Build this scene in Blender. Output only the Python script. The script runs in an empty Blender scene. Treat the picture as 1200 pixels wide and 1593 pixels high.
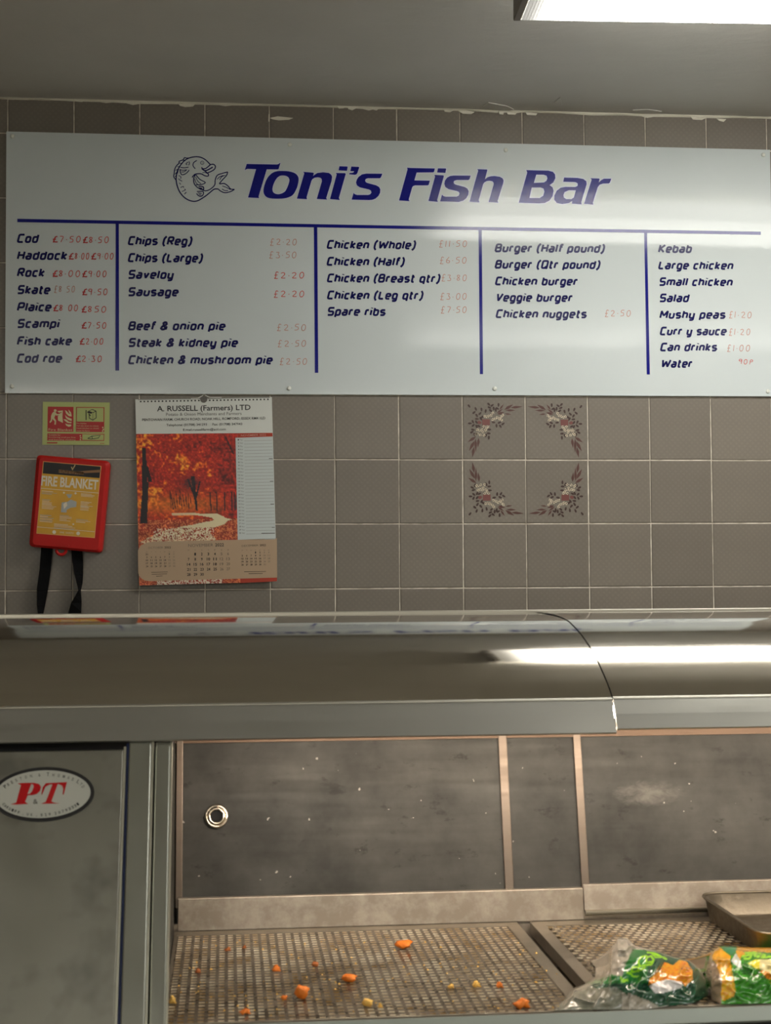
import bpy, math, random
import numpy as np
from mathutils import Vector, Matrix
from mathutils.geometry import tessellate_polygon
random.seed(7); rng = np.random.default_rng(7)
SC = bpy.context.scene; COL = SC.collection

# ------------------------------------------------------------------ camera
F, CX, CY = 2400.0, 600.0, 796.5
P = 0.152                      # tile pitch (6 inch tiles)
CAMZ, CAMD = 1.60, 23.802*0.152
YAW, PIT, ROL = .10294, .04690, -.00622
sy, cy, sp, cp, sr, cr = math.sin(YAW), math.cos(YAW), math.sin(PIT), math.cos(PIT), math.sin(ROL), math.cos(ROL)
FW = Vector((sy*cp, cy*cp, sp)); RT = Vector((cy, -sy, 0)); UP = RT.cross(FW)
CAM = Vector((0, -CAMD, CAMZ))
RI = RT*cr + UP*sr; UI = UP*cr - RT*sr
cam = bpy.data.objects.new('camera', bpy.data.cameras.new('camera')); COL.objects.link(cam)
cam.matrix_world = Matrix(((RI.x, UI.x, -FW.x, CAM.x), (RI.y, UI.y, -FW.y, CAM.y), (RI.z, UI.z, -FW.z, CAM.z), (0, 0, 0, 1)))
cam.data.sensor_fit = 'VERTICAL'; cam.data.sensor_height = 24; cam.data.sensor_width = 24
cam.data.lens = 24*F/1593
cam.data.clip_start = .05
cam.data.dof.use_dof = True; cam.data.dof.focus_distance = 3.55; cam.data.dof.aperture_fstop = 15
SC.camera = cam

# ------------------------------------------------------------------ world, exposure
w = bpy.data.worlds.new('world'); SC.world = w; w.use_nodes = True
w.node_tree.nodes['Background'].inputs[0].default_value = (.5, .55, .6, 1)
w.node_tree.nodes['Background'].inputs[1].default_value = .05
vs = SC.view_settings
vs.view_transform = 'Standard'; vs.look = 'None'; vs.gamma = 1; vs.use_curve_mapping = False
vs.exposure = 0.45
LAMP_FRONT = 21.0       # ceiling fitting in view
LAMP_BACK = 8.0         # fittings over the customer side
FILL_REAR = 34.0        # unseen fill lights added behind the camera to lift the room
LAMP_HEAT = 38.0         # tube under the canopy

# ------------------------------------------------------------------ pixel -> place
def ray(x, y):
    dx, dy = x-CX, y-CY
    return FW + RT*((dx*cr+dy*sr)/F) - UP*((-dx*sr+dy*cr)/F)
def plane(p0, n):
    p0, n = Vector(p0), Vector(n)
    def f(x, y):
        r = ray(x, y); return CAM + r*((p0-CAM).dot(n)/r.dot(n))
    return f
def wallm(Y): return plane((0, Y, 0), (0, 1, 0))
def levm(Z): return plane((0, 0, Z), (0, 0, 1))
def proj(p):
    d = Vector(p)-CAM; z = d.dot(FW)
    return CX + F*d.dot(RI)/z, CY - F*d.dot(UI)/z

# ------------------------------------------------------------------ materials
def lin(r, g, b):
    f = lambda c: (c/255/12.92) if c/255 <= .04045 else ((c/255+.055)/1.055)**2.4
    return (f(r), f(g), f(b), 1)
def mat(name, col=(.5, .5, .5, 1), rough=.5, metal=0, spec=.5, coat=0, emit=None, es=0):
    m = bpy.data.materials.new(name); m.use_nodes = True
    b = m.node_tree.nodes['Principled BSDF']
    b.inputs['Base Color'].default_value = tuple(col)[:3]+(1,)
    b.inputs['Roughness'].default_value = rough; b.inputs['Metallic'].default_value = metal
    b.inputs['Specular IOR Level'].default_value = spec
    b.inputs['Coat Weight'].default_value = coat; b.inputs['Coat Roughness'].default_value = .08
    if emit: b.inputs['Emission Color'].default_value = tuple(emit)[:3]+(1,); b.inputs['Emission Strength'].default_value = es
    return m
def nodes(m): return m.node_tree.nodes, m.node_tree.links, m.node_tree.nodes['Principled BSDF']
def noise(m, scale, detail=3, rough=.5, stretch=(1, 1, 1), dist=0):
    N, L, b = nodes(m)
    tc = N.new('ShaderNodeTexCoord'); mp = N.new('ShaderNodeMapping'); n = N.new('ShaderNodeTexNoise')
    mp.inputs['Scale'].default_value = stretch
    n.inputs['Scale'].default_value = scale; n.inputs['Detail'].default_value = detail; n.inputs['Roughness'].default_value = rough
    n.inputs['Distortion'].default_value = dist
    L.new(tc.outputs['Object'], mp.inputs[0]); L.new(mp.outputs[0], n.inputs[0])
    return n.outputs[0]
def ramp(m, src, a, b, ca, cb):
    N, L, _ = nodes(m); r = N.new('ShaderNodeValToRGB')
    r.color_ramp.elements[0].position = a; r.color_ramp.elements[1].position = b
    r.color_ramp.elements[0].color = tuple(ca)[:3]+(1,); r.color_ramp.elements[1].color = tuple(cb)[:3]+(1,)
    L.new(src, r.inputs[0]); return r.outputs[0]
def rng_map(m, src, a, b):
    N, L, _ = nodes(m); r = N.new('ShaderNodeMapRange'); r.inputs[1].default_value = .3; r.inputs[2].default_value = .7
    r.inputs[3].default_value = a; r.inputs[4].default_value = b; L.new(src, r.inputs[0]); return r.outputs[0]
def mixc(m, fac, a, b, mode='MIX'):
    N, L, _ = nodes(m); x = N.new('ShaderNodeMix'); x.data_type = 'RGBA'; x.blend_type = mode
    for s, v in ((0, fac), (6, a), (7, b)):
        if hasattr(v, 'is_linked'): L.new(v, x.inputs[s])
        elif s == 0: x.inputs[0].default_value = v
        else: x.inputs[s].default_value = tuple(v)[:3]+(1,)
    return x.outputs[2]
def bump(m, src, strength=.2, dist=.001):
    N, L, b = nodes(m); bp = N.new('ShaderNodeBump'); bp.inputs['Strength'].default_value = strength; bp.inputs['Distance'].default_value = dist
    L.new(src, bp.inputs['Height'])
    if b.inputs['Normal'].is_linked: L.new(b.inputs['Normal'].links[0].from_socket, bp.inputs['Normal'])
    L.new(bp.outputs[0], b.inputs['Normal'])
def setin(m, name, src): N, L, b = nodes(m); L.new(src, b.inputs[name])
def attr_mat(name, rough=.5, coat=0, spec=.5):
    m = mat(name, rough=rough, coat=coat, spec=spec); N, L, b = nodes(m)
    a = N.new('ShaderNodeAttribute'); a.attribute_name = 'Col'; L.new(a.outputs['Color'], b.inputs['Base Color']); return m

# wall tiles: brown-grey glaze with a faint woven diagonal figure
M_tile = mat('tile_glaze', (.24, .215, .18), .32)
if True:
    N, L, b = nodes(M_tile)
    tc = N.new('ShaderNodeTexCoord'); outs = []
    for sgn in (1, -1):
        mp = N.new('ShaderNodeMapping'); mp.inputs['Rotation'].default_value = (0, sgn*math.radians(45), 0)
        wv = N.new('ShaderNodeTexWave'); wv.inputs['Scale'].default_value = 32; wv.inputs['Distortion'].default_value = .6; wv.inputs['Detail'].default_value = 1
        L.new(tc.outputs['Object'], mp.inputs[0]); L.new(mp.outputs[0], wv.inputs[0]); outs.append(wv.outputs[1])
    ad = N.new('ShaderNodeMath'); ad.operation = 'MULTIPLY'; L.new(outs[0], ad.inputs[0]); L.new(outs[1], ad.inputs[1])
    n1 = noise(M_tile, 5, 3)
    base = ramp(M_tile, n1, .3, .7, (.182, .158, .129), (.208, .182, .149))
    dark = mixc(M_tile, .10, base, ad.outputs[0], 'MULTIPLY')
    # every tile of its own firing: small tone shift
    oi = N.new('ShaderNodeObjectInfo'); hs = N.new('ShaderNodeHueSaturation')
    mr = N.new('ShaderNodeMapRange'); mr.inputs[3].default_value = .93; mr.inputs[4].default_value = 1.07; L.new(oi.outputs['Random'], mr.inputs[0])
    L.new(mr.outputs[0], hs.inputs['Value']); L.new(dark, hs.inputs['Color']); L.new(hs.outputs[0], b.inputs['Base Color'])
    bump(M_tile, ad.outputs[0], .12, .0004); bump(M_tile, noise(M_tile, 14, 2), .15, .003)
M_grout = mat('tile_grout', (.52, .47, .39), .9)
setin(M_grout, 'Base Color', ramp(M_grout, noise(M_grout, 40, 4), .3, .6, (.42, .37, .30), (.74, .68, .58)))
M_ceil = mat('ceiling_paint', (.52, .5, .46), .42)
setin(M_ceil, 'Base Color', ramp(M_ceil, noise(M_ceil, 3, 5), .3, .7, (.56, .545, .505), (.62, .605, .565)))
bump(M_ceil, noise(M_ceil, 9, 5, .6, (1, 2.2, 1)), .35, .006); bump(M_ceil, noise(M_ceil, 150, 3), .12, .001)
M_plaster = mat('filler_plaster', (.75, .72, .62), .85); bump(M_plaster, noise(M_plaster, 120, 4), .6, .002)
M_paint = mat('wall_paint', (.68, .66, .60), .7)
M_floor = mat('floor_vinyl', (.34, .32, .28), .5)
M_board = mat('board_plastic', (.60, .64, .63), .045, spec=.24)
setin(M_board, 'Base Color', ramp(M_board, noise(M_board, 2.2, 5), .3, .7, (.575, .63, .64), (.615, .665, .675)))
bump(M_board, noise(M_board, 60, 4, .6), .12, .0006)
M_navy = mat('navy_vinyl', (.006, .008, .20), .12, spec=.3)
M_navy2 = mat('navy_menu_vinyl', (.006, .006, .085), .12, spec=.3)
M_white_edge = mat('pale_cut_line', (.68, .70, .86), .25)
M_screw = mat('screw_cap', (.72, .74, .68), .35)
M_red_pen = mat('red_marker', (.55, .035, .02), .5)
M_red_faint = mat('red_marker_faded', (.50, .21, .16), .5)
M_red_print = mat('red_price_vinyl', (.42, .012, .015), .35)
def steel(name, col, rough, stretch=(1, 30, 30), sc=18, var=.1, bmp=.05, metal=1):
    m = mat(name, col, rough, metal); n = noise(m, sc, 4, .6, stretch)
    setin(m, 'Roughness', rng_map(m, n, max(.02, rough-var), rough+var)); bump(m, n, bmp, .0006); return m
M_hood = steel('polished_canopy_steel', (.60, .56, .49), .075, (1, 25, 25), 10, .02, .012)
bump(M_hood, noise(M_hood, 2.2, 2, .4, (1.6, .5, .5)), .07, .008)
M_apron = steel('brushed_apron_steel', (.36, .355, .325), .46, (1, 6, 6), 9, .04, .02)
M_door = steel('brushed_door_steel', (.42, .42, .38), .42, (3, 3, 1), 8, .06, .01)
N_, L_, b_ = nodes(M_door)
L_.new(mixc(M_door, ramp(M_door, noise(M_door, 17, 3, .6), .5, .68, (0, 0, 0), (.8, .8, .8)), (.33, .325, .285), (.21, .205, .185)), b_.inputs['Base Color'])
M_post = steel('post_steel', (.40, .41, .365), .34, (6, 6, 1), 5, .04, .006)
M_edge = mat('bright_edge_steel', (.62, .61, .52), .4, 1)
M_fold = mat('fold_steel', (.50, .48, .42), .45, 1)
M_gap = mat('dark_gap', (.008, .008, .01), .7)
M_seal = mat('blue_protective_film', (.02, .035, .13), .45)
M_back = steel('grimy_back_steel', (.30, .28, .25), .58, (1, 4, 14), 9, .08, .03, .5)
N_, L_, b_ = nodes(M_back)
g1 = ramp(M_back, noise(M_back, 11, 5, .6), .35, .7, (.046, .047, .044), (.098, .098, .091))
sp1 = ramp(M_back, noise(M_back, 130, 2, .5), .752, .765, (0, 0, 0), (1, 1, 1))
sp2 = ramp(M_back, noise(M_back, 34, 4, .7, (1, 2, 1.8)), .61, .70, (0, 0, 0), (.65, .65, .65))
c1 = mixc(M_back, sp2, g1, (.03, .03, .028)); c2 = mixc(M_back, sp1, c1, (.42, .41, .37))
# scoured, pale greasy patch on the right-hand panel
tc_ = N_.new('ShaderNodeTexCoord'); mp_ = N_.new('ShaderNodeMapping'); mp_.vector_type = 'POINT'
SMEAR = (.475-.25, -1.903+2.1, 1.362); mp_.inputs['Location'].default_value = tuple(-a*k for a, k in zip(SMEAR, (14, 0, 42))); mp_.inputs['Scale'].default_value = (14, 0, 42)
gr_ = N_.new('ShaderNodeTexGradient'); gr_.gradient_type = 'SPHERICAL'; L_.new(tc_.outputs['Object'], mp_.inputs[0]); L_.new(mp_.outputs[0], gr_.inputs[0])
mu_ = N_.new('ShaderNodeMath'); mu_.operation = 'MULTIPLY'; L_.new(gr_.outputs[0], mu_.inputs[0]); L_.new(noise(M_back, 60, 5, .75, (1, 1, 2.2), .6), mu_.inputs[1])
c3 = mixc(M_back, ramp(M_back, mu_.outputs[0], .2, .5, (0, 0, 0), (.6, .6, .6)), c2, (.24, .23, .21))
L_.new(c3, b_.inputs['Base Color'])
M_strip = steel('warm_strip_steel', (.20, .165, .135), .42, (1, 1, 14), 12, .1, .1, .9)
M_kick = steel('kick_strip_steel', (.60, .54, .45), .42, (1, 12, 12), 12, .1, .05, .45)
setin(M_kick, 'Base Color', ramp(M_kick, noise(M_kick, 45, 5, .7), .42, .62, (.31, .27, .225), (.42, .38, .325)))
M_tray = steel('perforated_tray_steel', (.62, .57, .47), .30, (1, 1, 1), 60, .12, .3, .65)
setin(M_tray, 'Base Color', ramp(M_tray, noise(M_tray, 30, 5, .7), .38, .66, (.11, .08, .05), (.27, .235, .185)))
M_holeedge = mat('lit_hole_edge', (.95, .87, .70), .35, .2)  # pale tone paints lamplight on the hole walls; brown is grime
setin(M_holeedge, 'Base Color', ramp(M_holeedge, noise(M_holeedge, 22, 5, .7), .36, .6, (.42, .27, .10), (.95, .88, .72)))
M_trayrim = steel('tray_rim_steel', (.42, .385, .32), .4, (1, 1, 1), 40, .1, .2, .9)
M_pan = steel('greasy_pan_bottom', (.07, .05, .03), .45, (1, 1, 1), 30, .1, .3, .7)
M_tin = steel('dull_tin', (.27, .24, .19), .42, (3, 3, 3), 50, .12, .4, .9)
M_sill = mat('painted_sill', (.40, .44, .40), .4, .5)
M_chrome = mat('chrome', (.8, .72, .6), .12, 1)
M_body = steel('cabinet_body_steel', (.4, .4, .38), .4)
M_glassdark = mat('dark_recess', (.02, .02, .024), .3)
M_brown = mat('brown_lamp_housing', (.16, .125, .09), .45)
M_black = mat('black_ink', (.012, .011, .012), .5)
M_ink = mat('grey_ink', (.10, .095, .09), .6)
M_inkpale = mat('pale_grey_ink', (.30, .30, .28), .6)
M_paper = mat('calendar_paper', (.66, .68, .64), .5)
M_paper2 = mat('calendar_column_paper', (.56, .61, .60), .5)
M_tan = mat('tan_print', (.44, .31, .20), .5)
M_redhead = mat('red_print', (.40, .035, .012), .5)
M_pink = mat('pale_red_ink', (.62, .30, .24), .5)
M_wire = mat('wire_hanger', (.68, .68, .64), .4)
M_case = mat('red_plastic', (.50, .010, .008), .5, spec=.3); bump(M_case, noise(M_case, 60, 2), .1, .001)
M_yel = mat('amber_label', (.62, .30, .012), .4)
setin(M_yel, 'Base Color', ramp(M_yel, noise(M_yel, 14, 4), .3, .7, (.62, .31, .008), (.74, .40, .02)))
M_yeledge = mat('pale_orange_line', (.86, .42, .14), .4)
M_lblwhite = mat('faded_white_print', (.80, .72, .56), .5, spec=.3)
M_lblgrey = mat('faded_grey_print', (.42, .44, .42), .45)
M_strap = mat('black_webbing', (.003, .003, .0035), .85, spec=.15)
M_glow = mat('pale_green_sign', (.42, .47, .16), .4)
M_signred = mat('sign_red', (.42, .006, .008), .4)
M_signcream = mat('sign_cream_print', (.62, .56, .30), .4)
M_badgewhite = mat('badge_white', (.52, .53, .48), .3, coat=.3)
M_badgered = mat('badge_red', (.50, .004, .008), .3)
M_lime = mat('lime_print', (.35, .75, .03), .3)
M_leaf = mat('maroon_leaf_print', (.085, .032, .026), .3)
M_leaf2 = mat('dark_leaf_print', (.045, .02, .016), .3)
M_flower = mat('cream_flower_print', (.62, .54, .40), .3)
M_rose = mat('rose_print', (.17, .055, .048), .3)
M_crumb = mat('orange_batter', (.85, .22, .015), .6); bump(M_crumb, noise(M_crumb, 300, 3), .8, .002)
M_crumb_y = mat('yellow_batter', (.9, .55, .12), .6); bump(M_crumb_y, noise(M_crumb_y, 300, 3), .8, .002)
M_crumb_d = mat('brown_batter', (.42, .12, .02), .6)
M_tube = mat('heat_tube', (0, 0, 0), .5, emit=(1, .83, .67), es=LAMP_HEAT)
M_picture = attr_mat('printed_photograph', .45)

# ------------------------------------------------------------------ mesh helpers
W = {}
class MB:
    def __init__(s): s.v = []; s.f = []; s.c = None
    def add(s, vs, fs):
        o = len(s.v); s.v += [Vector(v) for v in vs]; s.f += [tuple(i+o for i in f) for f in fs]; return s
    def box(s, x0, x1, y0, y1, z0, z1):
        return s.add([(x, y, z) for x in (x0, x1) for y in (y0, y1) for z in (z0, z1)],
                     [(0, 1, 3, 2), (4, 6, 7, 5), (0, 4, 5, 1), (2, 3, 7, 6), (0, 2, 6, 4), (1, 5, 7, 3)])
    def hexa(s, a, b):        # two quads (lists of 4) joined
        return s.add(list(a)+list(b), [(3, 2, 1, 0), (4, 5, 6, 7), (0, 1, 5, 4), (1, 2, 6, 5), (2, 3, 7, 6), (3, 0, 4, 7)])
    def prism(s, loop, off):  # polygon loop (points) and its copy moved by off, capped
        n = len(loop); off = Vector(off); L = [Vector(p) for p in loop]
        tri = tessellate_polygon([L]); o = L+[p+off for p in L]
        fs = [tuple(t) for t in tri]+[tuple(i+n for i in reversed(t)) for t in tri]+[(i, (i+1) % n, (i+1) % n+n, i+n) for i in range(n)]
        return s.add(o, fs)
    def poly(s, loops):
        Ls = [[Vector(p) for p in l] for l in loops]; tri = tessellate_polygon(Ls)
        return s.add([p for l in Ls for p in l], [tuple(t) for t in tri])
    def tube(s, pts, r, n=8, closed=False):
        pts = [Vector(p) for p in pts]; m = len(pts); rings = []
        for i, p in enumerate(pts):
            a = pts[(i-1) % m] if (closed or i) else p; b = pts[(i+1) % m] if (closed or i < m-1) else p
            t = (b-a).normalized(); u = t.cross(Vector((0, 0, 1)))
            if u.length < .05: u = t.cross(Vector((0, 1, 0)))
            u.normalize(); v = t.cross(u)
            rings.append([p+(u*math.cos(k*2*math.pi/n)+v*math.sin(k*2*math.pi/n))*r for k in range(n)])
        fs = []
        for i in range(m if closed else m-1):
            j = (i+1) % m
            fs += [(i*n+k, i*n+(k+1) % n, j*n+(k+1) % n, j*n+k) for k in range(n)]
        if not closed: fs += [tuple(range(n)), tuple(reversed(range((m-1)*n, m*n)))]
        return s.add([q for g in rings for q in g], fs)
def tag(o, label=None, cat=None, group=None, kind=None):
    for k, v in (('label', label), ('category', cat), ('group', group), ('kind', kind)):
        if v: o[k] = v
    return o
def obj(name, mb, m, parent=None, smooth=False, colors=None):
    off = W[parent] if parent else Vector((0, 0, 0))
    me = bpy.data.meshes.new(name)
    me.from_pydata([tuple(v-off) for v in mb.v], [], mb.f); me.materials.append(m)
    if colors is not None:
        a = me.color_attributes.new('Col', 'FLOAT_COLOR', 'POINT')
        a.data.foreach_set('color', np.asarray(colors, dtype=np.float32).ravel())
    if smooth: me.polygons.foreach_set('use_smooth', [True]*len(me.polygons))
    me.update()
    o = bpy.data.objects.new(name, me); COL.objects.link(o)
    if parent: o.parent = parent
    W[o] = off; return o
def thing(name, loc, label, cat, group=None):
    o = bpy.data.objects.new(name, None); COL.objects.link(o); o.location = loc; o.empty_display_size = .05
    W[o] = Vector(loc); return tag(o, label, cat, group)
def struct(name, mb, m, parent=None):
    o = obj(name, mb, m, parent)
    if not parent: o['kind'] = 'structure'
    return o
def bevel(o, w=.001, seg=2):
    md = o.modifiers.new('b', 'BEVEL'); md.width = w; md.segments = seg; md.limit_method = 'ANGLE'; md.angle_limit = math.radians(40); return o
def px(mb, m, pts, off=None):      # traced polygon laid on plane m
    L = [m(*p) for p in pts]
    return mb.poly([L]) if off is None else mb.prism(L, off)
def holes(mb, m, loops): return mb.poly([[m(*p) for p in l] for l in loops])

# smooth closed / open curve through points (Catmull-Rom)
def cr_curve(pts, closed=False, n=5):
    out = []; m = len(pts)
    for i in range(m if closed else m-1):
        p = [pts[(i+k) % m] if closed else pts[min(max(i+k, 0), m-1)] for k in (-1, 0, 1, 2)]
        for j in range(n):
            t = j/n; out.append(tuple(.5*((2*p[1][d])+(-p[0][d]+p[2][d])*t+(2*p[0][d]-5*p[1][d]+4*p[2][d]-p[3][d])*t*t+(-p[0][d]+3*p[1][d]-3*p[2][d]+p[3][d])*t**3) for d in (0, 1)))
    if not closed: out.append(tuple(pts[-1]))
    return out
# thick 2D polyline -> quads
def stroke2d(mb, m, pts, w, closed=False, taper=False):
    n = len(pts)
    if n < 2: return
    Lp, Rp = [], []
    for i in range(n):
        a = pts[(i-1) % n] if (closed or i) else None; b = pts[(i+1) % n] if (closed or i < n-1) else None; p = pts[i]
        d1 = np.subtract(p, a) if a is not None else None; d2 = np.subtract(b, p) if b is not None else None
        def nm(d): l = math.hypot(*d) or 1; return np.array([-d[1]/l, d[0]/l])
        if d1 is None: nn = nm(d2); k = 1
        elif d2 is None: nn = nm(d1); k = 1
        else:
            nn = nm(d1)+nm(d2); l = math.hypot(*nn)
            if l < 1e-6: nn = nm(d1); k = 1
            else: nn = nn/l; k = min(1.6, 1/max(.3, float(np.dot(nn, nm(d1)))))
        ww = w/2*k*((.35+.65*math.sin(math.pi*i/(n-1))) if taper else 1)
        Lp.append(tuple(np.add(p, nn*ww))); Rp.append(tuple(np.subtract(p, nn*ww)))
    vs = [m(*q) for q in Lp]+[m(*q) for q in Rp]
    fs = [(i, (i+1) % n, n+(i+1) % n, n+i) for i in range(n if closed else n-1)]
    mb.add(vs, fs)
# fillet a polyline
def fillet(pts, r, closed=False, k=3):
    out = []; n = len(pts)
    for i in range(n):
        if not closed and i in (0, n-1): out.append(pts[i]); continue
        a, p, b = pts[(i-1) % n], pts[i], pts[(i+1) % n]
        la, lb = math.dist(a, p), math.dist(b, p); q = min(r, la*.5, lb*.5)
        if q < 1e-4: out.append(p); continue
        A = (p[0]+(a[0]-p[0])*q/la, p[1]+(a[1]-p[1])*q/la); B = (p[0]+(b[0]-p[0])*q/lb, p[1]+(b[1]-p[1])*q/lb)
        for j in range(k+1):
            t = j/k; out.append(((1-t)**2*A[0]+2*t*(1-t)*p[0]+t*t*B[0], (1-t)**2*A[1]+2*t*(1-t)*p[1]+t*t*B[1]))
    return out
# stroke alphabets: (advance width, [paths]); a path ending in z is closed
FONT = {
 'C': (.50, ['.52,0 0,0 0,1 .52,1']), 'H': (.52, ['0,0 0,1', '.52,0 .52,1', '0,.52 .52,.52']),
 'R': (.52, ['0,0 0,1 .5,1 .5,.48 0,.48', '.22,.48 .54,0']), 'S': (.52, ['0,0 .52,0 .52,.5 0,.5 0,1 .54,1']),
 'P': (.52, ['0,0 0,1 .52,1 .52,.42 0,.42']), 'F': (.46, ['0,0 0,1 .5,1', '0,.52 .42,.52']),
 'B': (.52, ['0,0 0,1 .48,1 .48,.53 0,.53', '.3,.53 .52,.53 .52,0 0,0']), 'W': (.86, ['0,1 .16,0 .43,.8 .66,0 .88,1']),
 'L': (.44, ['0,1 0,0 .46,0']), 'Q': (.54, ['0,0 0,1 .54,1 .54,0 z', '.32,.25 .6,-.12']), 'V': (.5, ['0,1 .2,0 .54,1']),
 'M': (.66, ['0,0 0,1 .33,.3 .66,1 .66,0']), 'K': (.5, ['0,0 0,1', '.5,1 .08,.5 .52,0']),
 'a': (.42, ['.04,.7 .42,.7 .42,0 0,0 0,.38 .42,.38']), 'b': (.42, ['0,1 0,0 .42,0 .42,.7 0,.7']),
 'c': (.38, ['.4,0 0,0 0,.7 .4,.7']), 'd': (.42, ['.42,1 .42,0 0,0 0,.7 .42,.7']), 'e': (.42, ['.4,0 0,0 0,.7 .42,.7 .42,.34 0,.34']),
 'f': (.26, ['.08,0 .08,1 .32,1', '-.04,.7 .28,.7']), 'g': (.42, ['.42,0 0,0 0,.7 .42,.7 .42,-.3 .02,-.3']),
 'h': (.42, ['0,0 0,1', '0,.7 .42,.7 .42,0']), 'i': (.02, ['0,0 0,.7', '0,.93 0,1.05']), 'k': (.38, ['0,0 0,1', '.38,.7 .06,.34 .4,0']),
 'l': (.02, ['0,0 0,1']), 'm': (.74, ['0,0 0,.7 .37,.7 .37,0', '.37,.7 .74,.7 .74,0']), 'n': (.42, ['0,0 0,.7 .42,.7 .42,0']),
 'o': (.42, ['0,0 0,.7 .42,.7 .42,0 z']), 'p': (.42, ['0,-.3 0,.7 .42,.7 .42,0 0,0']), 'q': (.42, ['.42,-.3 .42,.7 0,.7 0,0 .42,0']),
 'r': (.26, ['0,0 0,.7 .28,.7']), 's': (.40, ['0,0 .4,0 .4,.36 0,.36 0,.7 .4,.7']), 't': (.24, ['.06,1 .06,0 .28,0', '-.06,.7 .26,.7']),
 'u': (.42, ['0,.7 0,0 .42,0 .42,.7']), 'v': (.42, ['0,.7 .2,0 .42,.7']), 'w': (.62, ['0,.7 .14,0 .31,.6 .46,0 .62,.7']),
 'y': (.42, ['0,.7 0,0 .42,0', '.42,.7 .42,-.3 .04,-.3']), '&': (.52, ['.56,0 .12,.62 .12,1 .42,1 .42,.62 0,.4 0,0 .34,0 .54,.42']),
 '(': (.18, ['.2,1.12 0,.8 0,.05 .2,-.25']), ')': (.18, ['0,1.12 .2,.8 .2,.05 0,-.25']), ' ': (.12, []),
}
HAND = {
 '0': (.5, ['.1,0 0,.5 .15,1 .4,1 .5,.5 .35,0 z']), '1': (.12, ['.06,0 .08,1']), '2': (.5, ['0,.8 .2,1 .42,.85 .38,.55 0,0 .5,.03']),
 '3': (.45, ['0,.95 .4,1 .18,.55 .45,.4 .38,0 0,.05']), '5': (.45, ['.45,1 .08,1 .05,.55 .4,.58 .42,.05 0,0']),
 '6': (.42, ['.32,1 .02,.5 .05,0 .4,.02 .42,.42 .05,.45']), '7': (.45, ['0,1 .45,1 .15,0']),
 '8': (.42, ['.22,.52 0,.8 .2,1 .42,.8 .2,.5 0,.25 .2,0 .42,.25 z']), '9': (.42, ['.42,.95 .05,1 .02,.58 .4,.6 .42,.95 .36,0']),
 '£': (.42, ['.42,.9 .25,1.1 .14,.85 .16,.1 0,-.12 .4,-.1', '0,.45 .34,.5']), '.': (.1, ['.0,.42 .1,.42']), 'p': (.4, ['0,-.1 .05,.9 .38,.9 .36,.45 .05,.45']), ' ': (.2, []),
}
HANDT = dict(HAND)
def write(mb, m, s, p0, p1, cap, w=.19, font=FONT, shear=.24, gap=.27, r=.2, jit=0):
    """write s with stroke glyphs: baseline p0->p1 (picture points), cap height in px, laid on plane m"""
    wtot = 0; xs = []
    for ch in s: xs.append(wtot); wtot += font[ch][0]+gap
    wtot -= gap
    L = math.dist(p0, p1); ux, uy = (p1[0]-p0[0])/L, (p1[1]-p0[1])/L
    sx = (L - w*cap - shear*cap*.8)/wtot
    k = cap*(1-w)           # centre line height
    for ch, x0 in zip(s, xs):
        dj = (random.uniform(-jit, jit), random.uniform(-jit, jit))
        for path in font[ch][1]:
            closed = path.endswith('z')
            q = [tuple(float(t) for t in a.split(',')) for a in path.replace(' z', '').split()]
            q = fillet([((x0+a)*sx/k, b) for a, b in q], r, closed)
            pts = []
            for a, b in q:
                X = a*k + b*k*shear + w*cap/2 + dj[0]; Y = b*k + w*cap/2 + dj[1]
                pts.append((p0[0]+ux*X+uy*Y, p0[1]+uy*X-ux*Y))
            stroke2d(mb, m, pts, w*cap, closed)
    return mb
_tc = {}
def glyphs(s, bold=0):
    key = (s, bold)
    if key in _tc: return _tc[key]
    c = bpy.data.curves.new('t', 'FONT'); c.body = s; c.offset = bold; c.resolution_u = 2
    o = bpy.data.objects.new('t', c); COL.objects.link(o)
    bpy.context.view_layer.update()
    me = o.evaluated_get(bpy.context.evaluated_depsgraph_get()).to_mesh()
    V = [(v.co.x, v.co.y) for v in me.vertices]; Fs = [tuple(p.vertices) for p in me.polygons]
    bpy.data.objects.remove(o); bpy.data.curves.remove(c)
    _tc[key] = (V, Fs); return V, Fs
def text(mb, m, s, p0, p1, cap, bold=0, shear=0):
    V, Fs = glyphs(s, bold)
    x0 = min(v[0] for v in V); x1 = max(v[0] for v in V)
    L = math.dist(p0, p1); ux, uy = (p1[0]-p0[0])/L, (p1[1]-p0[1])/L; k = cap/.73
    vs = []
    for a, b in V:
        X = (a-x0)/(x1-x0)*L + b*k*shear; Y = b*k
        vs.append(m(p0[0]+ux*X+uy*Y, p0[1]+uy*X-ux*Y))
    mb.add(vs, Fs); return mb

# ================================================================== THE ROOM
ZC = wallm(0)(600, 168).z                     # ceiling height
ZC += 0.001
GX = lambda i: (i-3.32453)*P
GZ = lambda j: CAMZ - (j-6.93672)*P
XL, XR, YF = -2.3, 4.2, -7.2
floor = struct('floor', MB().box(XL, XR, YF, 0, -.05, 0), M_floor)
ceiling = struct('ceiling', MB().box(XL, XR, YF, 0, ZC, ZC+.1), M_ceil)
wall_left = struct('wall_left', MB().box(XL-.1, XL, YF, 0, 0, ZC), M_paint)
wall_right = struct('wall_right', MB().box(XR, XR+.1, YF, 0, 0, ZC), M_paint)
wall_front = struct('wall_front', MB().box(XL-.1, XR+.1, YF-.1, YF, 0, ZC), M_paint)
wall_back = struct('wall_back', MB().box(XL-.1, XR+.1, .0002, .1, 0, ZC), M_grout)
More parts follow.
